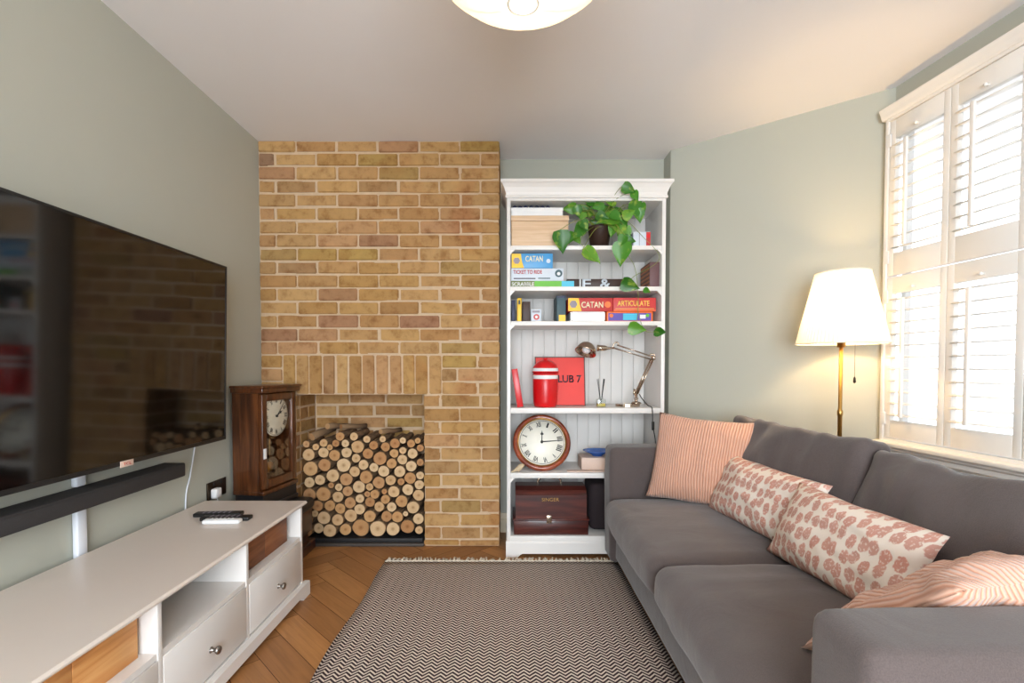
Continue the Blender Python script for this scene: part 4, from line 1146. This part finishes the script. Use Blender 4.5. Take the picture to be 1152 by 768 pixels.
df = thing('reed_diffuser', 'small glass reed diffuser with dark sticks beside the desk lamp', 'diffuser', (.536, 2.9, zD))
b = bmn(); box(b, (.510, 2.874, zD), (.562, 2.926, zD+.048), bev=.006, seg=3); lathe(b, [(.014, zD+.047), (.012, zD+.06), (.014, zD+.062)], 16, mtx=Matrix.Translation((.536, 2.9, 0)), cap=False); finish('bottle', b, 'bottle', df)
b = bmn(); box(b, (.513, 2.877, zD+.004), (.559, 2.923, zD+.022), bev=.003); finish('liquid', b, 'liquid', df)
b = bmn()
for dx, dy in ((-.022, 0), (-.014, .01), (.018, 0), (.022, .006), (.014, -.006), (.02, -.01)): tube(b, [(.536, 2.9, zD+.01), (.536+dx, 2.9+dy, zD+.172-abs(dx)*.4)], .0016, 6)
finish('reeds', b, 'black', df)
# desk lamp
dk = thing('desk_lamp', 'antique nickel jointed desk lamp reaching left across the shelf', 'lamp', (.74, 2.95, zD))
b = bmn(); prism(b, [(.705+.072*math.cos(a), 2.95+.06*math.sin(a)) for a in [2*math.pi*k/32 for k in range(32)]], zD, zD+.016); lathe(b, [(.03, zD+.016), (.026, zD+.026), (.012, zD+.03), (.009, zD+.034), (.0085, zD+.075), (0, zD+.076)], 20, mtx=Matrix.Translation((.755, 2.95, 0))); finish('base', b, 'antique', dk)
b = bmn()
for dy in (-.009, .009):
    tube(b, [(.745, 2.95+dy, .925), (.842, 2.95+dy, 1.138)], .0032); tube(b, [(.762, 2.95+dy, .930), (.862, 2.95+dy, 1.15)], .0032)
tube(b, [(.755, 2.935, .905), (.755, 2.965, .905)], .010, 12); tube(b, [(.755, 2.95, .92), (.741, 2.95, .935), (.745, 2.95, .96)], .006); tube(b, [(.752, 2.95, .935), (.79, 2.95, 1.02)], .007, 10)
finish('lower_arm', b, 'antique', dk)
b = bmn()
for dy in (-.009, .009):
    tube(b, [(.866, 2.95+dy, 1.148), (.64, 2.95+dy, 1.222)], .0032); tube(b, [(.845, 2.95+dy, 1.135), (.62, 2.95+dy, 1.204)], .0032)
lathe(b, [(0, -.014), (.014, -.014), (.014, .014), (0, .014)], 16, mtx=basis((.858, 2.95, 1.146), (1, 0, 0), (0, 0, 1), (0, 1, 0)))
tube(b, smooth_path([(.866, 2.95, 1.148), (.862, 2.95, 1.165), (.845, 2.95, 1.168), (.825, 2.95, 1.158)]), .0045)
tube(b, smooth_path([(.612, 2.95, 1.205), (.622, 2.95, 1.23), (.64, 2.95, 1.238), (.652, 2.95, 1.222)]), .0045)
finish('upper_arm', b, 'antique', dk)
b = bmn()
hd = Vector((-1, 0, .03)).normalized()
tube(b, [(.625, 2.95, 1.205), (.585, 2.95, 1.202), (.57, 2.95, 1.203), (.545, 2.95, 1.203), (.52, 2.95, 1.204)], [.006, .008, .016, .017, .02], 16)
ax = Vector((-.35, -.35, -.87)).normalized(); sx = Vector((1, 0, 0)) - ax*ax.x; sx.normalize(); sy = ax.cross(sx)
HMt = basis((.465, 2.935, 1.222), sx, sy, ax)
lathe(b, [(0, -.012), (.02, -.010), (.04, .002), (.054, .022), (.062, .045), (.064, .052), (.061, .051), (.05, .022), (.036, .006), (0, -.006)], 36, mtx=HMt)
sd = finish('lamp_shade', b, 'antique', dk)
b = bmn(); lathe(b, [(0, .0), (.014, .005), (.024, .025), (.026, .035), (.018, .05), (0, .055)], 20, mtx=HMt); finish('bulb', b, 'white_plastic', sd)
b = bmn(); tube(b, smooth_path([(.775, 2.955, .93), (.785, 2.93, .905), (.80, 2.86, .87), (.81, 2.815, .862), (.814, 2.812, .82), (.816, 2.812, .76), (.83, 2.812, .68), (.836, 2.815, .60), (.84, 2.813, .42)], 8), .0028); cc = finish('cord', b, 'rubber', dk)
b = bmn(); box(b, (.810, 2.804, .732), (.824, 2.820, .782), bev=.004); finish('inline_switch', b, 'black', cc)
# shelf E: round clock
zE = .4842
CR = .172
tl = R(23)
KM = basis((.193, 2.872, zE+.002), (1, 0, 0), (0, math.sin(tl), math.cos(tl)), (0, -math.cos(tl), math.sin(tl)))
KM = KM @ Matrix.Translation((0, CR, 0)) @ Matrix.Rotation(R(10), 4, 'Z')
kc = thing('wall_clock', 'round mahogany rimmed clock with white dial leaning on the bookcase shelf', 'clock', (.193, 2.93, zE))
b = bmn(); lathe(b, [(0, -.035), (CR-.02, -.035), (CR-.002, -.02), (CR, 0), (CR-.006, .012), (CR-.016, .016), (CR-.026, .011), (CR-.032, .004), (0, .004)], 64, mtx=KM); finish('rim', b, 'mahog_ring', kc)
b = bmn(); lathe(b, [(0, .0045), (CR-.033, .0045), (CR-.033, .006), (0, .0065)], 56, mtx=KM); kd = finish('dial', b, 'dial', kc)
dial_marks(kd, KM, CR-.033, 12, 96, ROM, z=.0068)
b = bmn(); lathe(b, [(CR-.034, .006), (CR-.030, .009), (CR-.027, .0105)], 56, mtx=KM, cap=False); finish('bezel', b, 'brass', kc)
b = bmn(); pr = [(0, -.06), (.006, -.055), (.012, -.03), (.022, -.01), (.03, .004), (.022, .012), (.026, .018), (.016, .03), (.008, .04), (0, .046)]
lathe(b, pr, 20, mtx=basis((.040, 2.846, zE+.0315), (0, 0, 1), (0, 1, 0), (1, .2, .5)) @ Matrix.Scale(.75, 4))
zmin = min(v.co.z for v in b.verts); xmin = min(v.co.x for v in b.verts); bmesh.ops.translate(b, verts=b.verts, vec=(max(0, .010-xmin), 0, zE-zmin+.0003))
tag(finish('seashell', b, 'shell'), 'small brown and cream seashell left of the round clock', 'seashell')
t = carton('low_box', 'low cream box under the blue dish beside the round clock', 'box', .425, .64, zE, zE+.074, 2.90, 3.06, 'pink_card')
b = bmn(); lathe(b, [(0, 0), (.03, 0), (.034, .006), (.07, .024), (.088, .032), (.084, .033), (.066, .026), (.03, .010), (0, .009)], 36, mtx=Matrix.Translation((.53, 2.975, zE+.0745)))
tag(finish('dish', b, 'dish_blue'), 'shallow blue dish on the low cream box', 'dish')
b = bmn(); box(b, (.335, 2.848, zE+.0003), (.62, 2.893, zE+.006), bev=.001)
tag(finish('magazine', b, 'pink_card'), 'thin pinkish magazine lying flat in front of the cream box', 'magazine')
# shelf F: sewing case
zF = .1192
sc = thing('sewing_machine_case', 'dark red brown wooden sewing machine case with handle on the bottom shelf', 'case', (.243, 2.97, zF))
b = bmn(); box(b, (.026, 2.845, zF), (.458, 3.09, zF+.085), bev=.004); box(b, (.02, 2.84, zF+.083), (.464, 3.095, zF+.094), bev=.004); finish('base_box', b, 'case_wood', sc)
b = bmn()
pr = [(2.852, zF+.094), (3.083, zF+.094), (3.083, zF+.23), (3.06, zF+.255), (3.02, zF+.27), (2.915, zF+.27), (2.875, zF+.255), (2.852, zF+.23)]
prism(b, pr, .036, .448, mtx=basis((0, 0, 0), (0, 1, 0), (0, 0, 1), (1, 0, 0)))
cv = finish('cover', b, 'case_wood', sc)
b = text_bm('SINGER', w=.10, h=.020); bmesh.ops.transform(b, matrix=front(.238, 2.8515, zF+.205), verts=b.verts); finish('lettering', b, 'brass', cv)
b = bmn(); tube(b, smooth_path([(.17, 2.967, zF+.27), (.175, 2.967, zF+.297), (.2, 2.967, zF+.308), (.28, 2.967, zF+.308), (.305, 2.967, zF+.297), (.31, 2.967, zF+.27)]), .007, 10); finish('handle', b, 'antique', sc)
b = bmn(); box(b, (.215, 2.8395, zF+.07), (.245, 2.843, zF+.115), bev=.001); finish('latch', b, 'antique', sc)
b = bmn(); soft_box(b, (.475, 2.90, zF+.008), (.80, 3.13, zF+.29), .03, (.01, .01, .004), cuts=10, wr=.004, seed=3)
tag(finish('storage_bag', b, 'dark_box'), 'dark fabric storage bag right of the sewing machine case', 'bag')

# ================================================================== RUG
rg = thing('rug', 'dark and cream zigzag woven rug with fringed end on the oak floor', 'rug', (-.06, 1.6, 0))
b = bmn(); uvl = b.loops.layers.uv.new('UVMap')
RX0, RX1, RY0, RY1 = -.69, .60, .5, 2.735; NX, NY = 26, 44; gv = {}
for i in range(NX+1):
    for j in range(NY+1):
        x = RX0+(RX1-RX0)*i/NX; yy = RY0+(RY1-RY0)*j/NY
        w = noise.noise(Vector((x*3, yy*3, 4.2)))
        if i == 0: x += .006*math.sin(yy*9)+.004*w
        if j == NY: yy += .008*w
        gv[i, j] = b.verts.new((x, yy, .009+.0015*w))
for i in range(NX):
    for j in range(NY):
        f = b.faces.new((gv[i, j], gv[i+1, j], gv[i+1, j+1], gv[i, j+1])); f.smooth = True
        for l in f.loops: l[uvl].uv = (l.vert.co.x+1, l.vert.co.y)
# edge skirt down to the floor
bd = [gv[i, 0] for i in range(NX+1)] + [gv[NX, j] for j in range(1, NY+1)] + [gv[i, NY] for i in range(NX-1, -1, -1)] + [gv[0, j] for j in range(NY-1, 0, -1)]
lo = [b.verts.new((v.co.x, v.co.y, .0006)) for v in bd]
for k in range(len(bd)):
    q = (k+1) % len(bd); f = b.faces.new((bd[q], bd[k], lo[k], lo[q]))
    for l in f.loops: l[uvl].uv = (l.vert.co.x+1, l.vert.co.y)
finish('weave', b, 'rug', rg)
b = bmn(); rr = random.Random(2); x = RX0
while x < RX1:
    l = rr.uniform(.03, .06); dx = rr.uniform(-.03, .03)
    tube(b, [(x, RY1-.004, .010), (x+dx*.4, RY1+l*.5, .010+rr.uniform(0, .014)), (x+dx, RY1+l, .004)], [.0035, .004, .0025], 5); x += rr.uniform(.007, .016)
tube(b, [(RX0+i*.0645, RY1+.003, .011) for i in range(21)], .004, 6)
finish('fringe', b, 'fringe', rg)

# ================================================================== SOFA
so = thing('sofa', 'charcoal grey fabric sofa along the window side of the room', 'sofa', (1.0, 1.75, 0))
SX0, SX1 = .54, 1.40
b = bmn(); soft_box(b, (SX0+.03, .72, .05), (SX1-.02, 2.78, .27), .03, (.004, .004, 0), cuts=18, wr=.002, seed=1)
finish('base', b, 'sofa', so)
b = bmn()
for x in (SX0+.075, SX1-.1):
    for yy in (.76, 2.70): box(b, (x, yy, .0), (x+.05, yy+.05, .055), bev=.004)
finish('leg', b, 'dark_wood', so)
b = bmn(); soft_box(b, (SX0, 2.628, .04), (SX1-.03, 2.80, .66), .028, (.004, .008, .006), cuts=22, wr=.003, seed=2); finish('armrest', b, 'sofa', so)
b = bmn(); soft_box(b, (SX0-.008, .715, .04), (SX1-.03, .878, .672), .03, (.004, .008, .008), cuts=26, wr=.003, seed=5); finish('armrest', b, 'sofa', so)
b = bmn(); soft_box(b, (1.22, .70, .10), (SX1, 2.79, .64), .04, (.006, 0, .004), cuts=22, wr=.003, seed=6); finish('backrest', b, 'sofa', so)
b = bmn(); soft_box(b, (SX0-.035, 1.752, .245), (1.23, 2.615, .405), .055, (.014, .004, .026), cuts=30, wr=.005, seed=7); finish('seat_cushion', b, 'sofa', so)
b = bmn(); soft_box(b, (SX0-.035, .878, .245), (1.23, 1.745, .405), .055, (.014, .004, .026), cuts=30, wr=.005, seed=9); finish('seat_cushion', b, 'sofa', so)
def back_cushion(yc, wy, hz, th, lean, seed, xo, turn=0, zb=.41):
    b = bmn(); mt = Matrix.Translation((xo, yc, zb)) @ Matrix.Rotation(turn, 4, 'Z') @ Matrix.Rotation(lean, 4, 'Y')
    soft_box(b, (-th/2, -wy/2, 0), (th/2, wy/2, hz), .034, (.065, .004, -.035), cuts=40, wr=.015, seed=seed, mtx=mt)
    finish('back_cushion', b, 'sofa', so)
back_cushion(2.185, .90, .445, .12, R(15), 11, 1.17, R(4))
back_cushion(1.31, .87, .415, .12, R(17), 14, 1.215, R(1))

# loose cushions
def place_pillow(bm, bl, br, up, name, label, m, seam=None):
    """bl/br bottom corners, up = direction of the height"""
    bl, br = Vector(bl), Vector(br); x = (br-bl).normalized(); z = Vector(up); z = (z - x*z.dot(x)).normalized(); yv = z.cross(x)
    mt = basis((bl+br)/2, x, yv, z)
    bmesh.ops.transform(bm, matrix=mt, verts=bm.verts)
    return finish(name, bm, m)
o = place_pillow(pillow(.50, .45, .17, seed=1, wr=.010, pinch=.07), (.705, 2.545, .425), (1.12, 2.27, .40), (.02, .18, .45), 'cushion', '', 'cord')
tag(o, 'square peach corduroy cushion propped against the far sofa arm', 'cushion', 'loose cushions on the sofa')
o = place_pillow(pillow(.64, .285, .15, seed=3, wr=.009, pinch=.06), (.955, 2.37, .415), (1.03, 1.74, .415), (.12, .01, .26), 'cushion', '', 'print')
tag(o, 'oblong cream cushion with pink flowers, the far one of two', 'cushion', 'loose cushions on the sofa')
o = place_pillow(pillow(.58, .28, .15, seed=4, wr=.009, pinch=.06), (.955, 1.82, .415), (1.0, 1.25, .412), (.13, .0, .26), 'cushion', '', 'print')
tag(o, 'oblong cream cushion with pink flowers, the near one beside the peach cushion', 'cushion', 'loose cushions on the sofa')
o = place_pillow(pillow(.46, .44, .16, seed=6, wr=.02, pinch=.05), (.70, 1.16, .43), (1.13, 1.26, .43), (.07, -.30, .262), 'cushion', '', 'cord')
tag(o, 'crumpled peach corduroy cushion slumped over the near sofa arm', 'cushion', 'loose cushions on the sofa')

# ================================================================== FLOOR LAMP
LX, LY = 1.57, 2.35
fl = thing('floor_lamp', 'brass floor lamp with white pleated shade in the corner by the window', 'floor lamp', (LX, LY, 0))
b = bmn(); lathe(b, [(0, 0), (.125, 0), (.128, .006), (.122, .014), (.06, .022), (.02, .03), (.012, .045), (0, .046)], 40, mtx=Matrix.Translation((LX, LY, 0))); finish('base', b, 'brass', fl)
b = bmn(); lathe(b, [(.0095, .04), (.0095, .86), (.0125, .865), (.0125, .885), (.0085, .89), (.0085, 1.23), (0, 1.231)], 16, mtx=Matrix.Translation((LX, LY, 0))); lathe(b, [(0, 1.185), (.018, 1.185), (.018, 1.25), (.012, 1.27), (0, 1.271)], 16, mtx=Matrix.Translation((LX, LY, 0))); finish('pole', b, 'brass', fl)
b = bmn(); n = 144; zb, zt, rb_, rt = 1.203, 1.535, .188, .112
rings = []
for k in range(9):
    f = k/8; z = zb+(zt-zb)*f; r = rb_+(rt-rb_)*f
    rings.append([b.verts.new((LX+(r*(1+.012*(1 if i % 2 else -1)*(1-.3*f)))*math.cos(2*math.pi*i/n), LY+(r*(1+.012*(1 if i % 2 else -1)*(1-.3*f)))*math.sin(2*math.pi*i/n), z)) for i in range(n)])
for A, B in zip(rings, rings[1:]):
    for i in range(n): b.faces.new((A[i], A[(i+1) % n], B[(i+1) % n], B[i]))
ls = finish('lamp_shade', b, 'shade', fl)
b = bmn()
for z, r in ((zb, rb_), (zt, rt)): tube(b, [(LX+r*math.cos(2*math.pi*i/48), LY+r*math.sin(2*math.pi*i/48), z) for i in range(49)], .0035, 6)
for a in (0, 2.094, 4.189): tube(b, [(LX, LY, 1.225), (LX+rb_*math.cos(a), LY+rb_*math.sin(a), zb)], .002, 5)
finish('shade_rim', b, 'shade', ls)
b = bmn(); lathe(b, [(0, 1.27), (.014, 1.275), (.029, 1.31), (.029, 1.325), (.018, 1.35), (0, 1.356)], 20, mtx=Matrix.Translation((LX, LY, 0))); finish('bulb', b, 'bulb_warm', fl)
b = bmn(); tube(b, [(LX+.045, LY-.03, 1.205), (LX+.045, LY-.03, 1.045)], .0009, 5); lathe(b, [(0, 1.015), (.006, 1.02), (.005, 1.04), (.0015, 1.047), (0, 1.048)], 10, mtx=Matrix.Translation((LX+.045, LY-.03, 0))); finish('pull_cord', b, 'dark_brass', fl)

# ================================================================== PAPER LANTERN
QX, QY, QZ, QR = .03, 1.10, 2.15, .27
pl_ = thing('ceiling_lamp', 'round white paper ceiling lantern glowing at the top of the room', 'ceiling lamp', (QX, QY, QZ-QR))
b = bmn(); pr = []
for k in range(41):
    a = R(-83)+R(166)*k/40
    rr_ = QR*(1+.0035*(1 if k % 2 else -1)); pr.append((rr_*math.cos(a), QZ+rr_*math.sin(a)))
lathe(b, pr, 56, mtx=Matrix.Translation((QX, QY, 0)), cap=False); pls = finish('paper_shade', b, 'lantern', pl_)
b = bmn()
for a0 in (R(-83), R(83)):
    r0 = QR*math.cos(a0); z0 = QZ+QR*math.sin(a0); tube(b, [(QX+r0*math.cos(2*math.pi*i/32), QY+r0*math.sin(2*math.pi*i/32), z0) for i in range(33)], .0025, 6)
for q in range(3):
    a = q*2.094+.5; tube(b, [(QX+QR*math.cos(R(t_))*math.cos(a), QY+QR*math.cos(R(t_))*math.sin(a), QZ+QR*.985*math.sin(R(t_))) for t_ in range(-80, 81, 10)], .0014, 5)
finish('wire_frame', b, 'white_plastic', pl_)
b = bmn(); tube(b, [(QX, QY, HC-.004), (QX, QY, QZ+.08)], .004); lathe(b, [(0, QZ+.08), (.02, QZ+.08), (.022, QZ+.03), (.016, QZ+.025), (0, QZ+.025)], 16, mtx=Matrix.Translation((QX, QY, 0))); lathe(b, [(0, HC-.0005), (.02, HC-.0005), (.02, HC-.012), (0, HC-.012)], 20, mtx=Matrix.Translation((QX, QY, 0))); finish('lamp_holder', b, 'white_plastic', pl_)
b = bmn(); lathe(b, [(0, QZ+.024), (.014, QZ+.02), (.03, QZ-.03), (.03, QZ-.045), (.018, QZ-.07), (0, QZ-.076)], 20, mtx=Matrix.Translation((QX, QY, 0))); finish('bulb', b, 'bulb', pl_)

# ================================================================== LIGHT
def light(name, kind, loc, energy, color, **kw):
    d = bpy.data.lights.new(name, kind); d.energy = energy; d.color = color
    for k, v in kw.items(): setattr(d, k, v)
    o = bpy.data.objects.new(name, d); COL.objects.link(o); o.location = loc; return o
def aim(o, d):
    o.rotation_euler = Vector(d).to_track_quat('-Z', 'Y').to_euler()
def portal(name, loc, d, sx, sy):      # guides sky light through a window opening
    l = light(name, 'AREA', loc, 1, (1, 1, 1), shape='RECTANGLE', size=sx, size_y=sy); aim(l, d); l.data.cycles.is_portal = True
portal('window_sky_portal', WM @ Vector((S1/2, -.10, (ZS+ZT)/2)), nS, S1, ZT-ZS)
l = light('rear_fill', 'AREA', (.1, BK-.4, 1.35), 240, (.86, .935, 1), shape='RECTANGLE', size=2.2, size_y=2.0); aim(l, (0, 1, 0))  # unseen area light added behind the camera to fill the room
light('lantern_bulb', 'POINT', (QX, QY, QZ-.11), 4.2, (1, .80, .56), shadow_soft_size=.04)
light('floor_lamp_bulb', 'POINT', (LX, LY, 1.345), 19, (1, .66, .32), shadow_soft_size=.045)

w = bpy.data.worlds.new('World'); scn.world = w; w.use_nodes = True
nt = w.node_tree; bg = nt.nodes['Background']
bg.inputs[0].default_value = (.86, .93, 1, 1); bg.inputs[1].default_value = 2.6

cam = bpy.data.cameras.new('Camera'); co = bpy.data.objects.new('Camera', cam); COL.objects.link(co)
co.location = (0, 0, 1.095); co.rotation_euler = (R(90-1.6), 0, 0)
cam.sensor_width = 36; cam.sensor_fit = 'HORIZONTAL'; cam.lens = 558/1152*36
cam.shift_x = 3/1152; cam.shift_y = 43.6/1152; cam.clip_start = .02; cam.clip_end = 100
scn.camera = co
vs = scn.view_settings
vs.view_transform = 'Standard'; vs.look = 'None'; vs.gamma = 1; vs.use_curve_mapping = False
vs.exposure = .15
for o in list(bpy.data.objects):
    if '_o' in o: del o['_o']
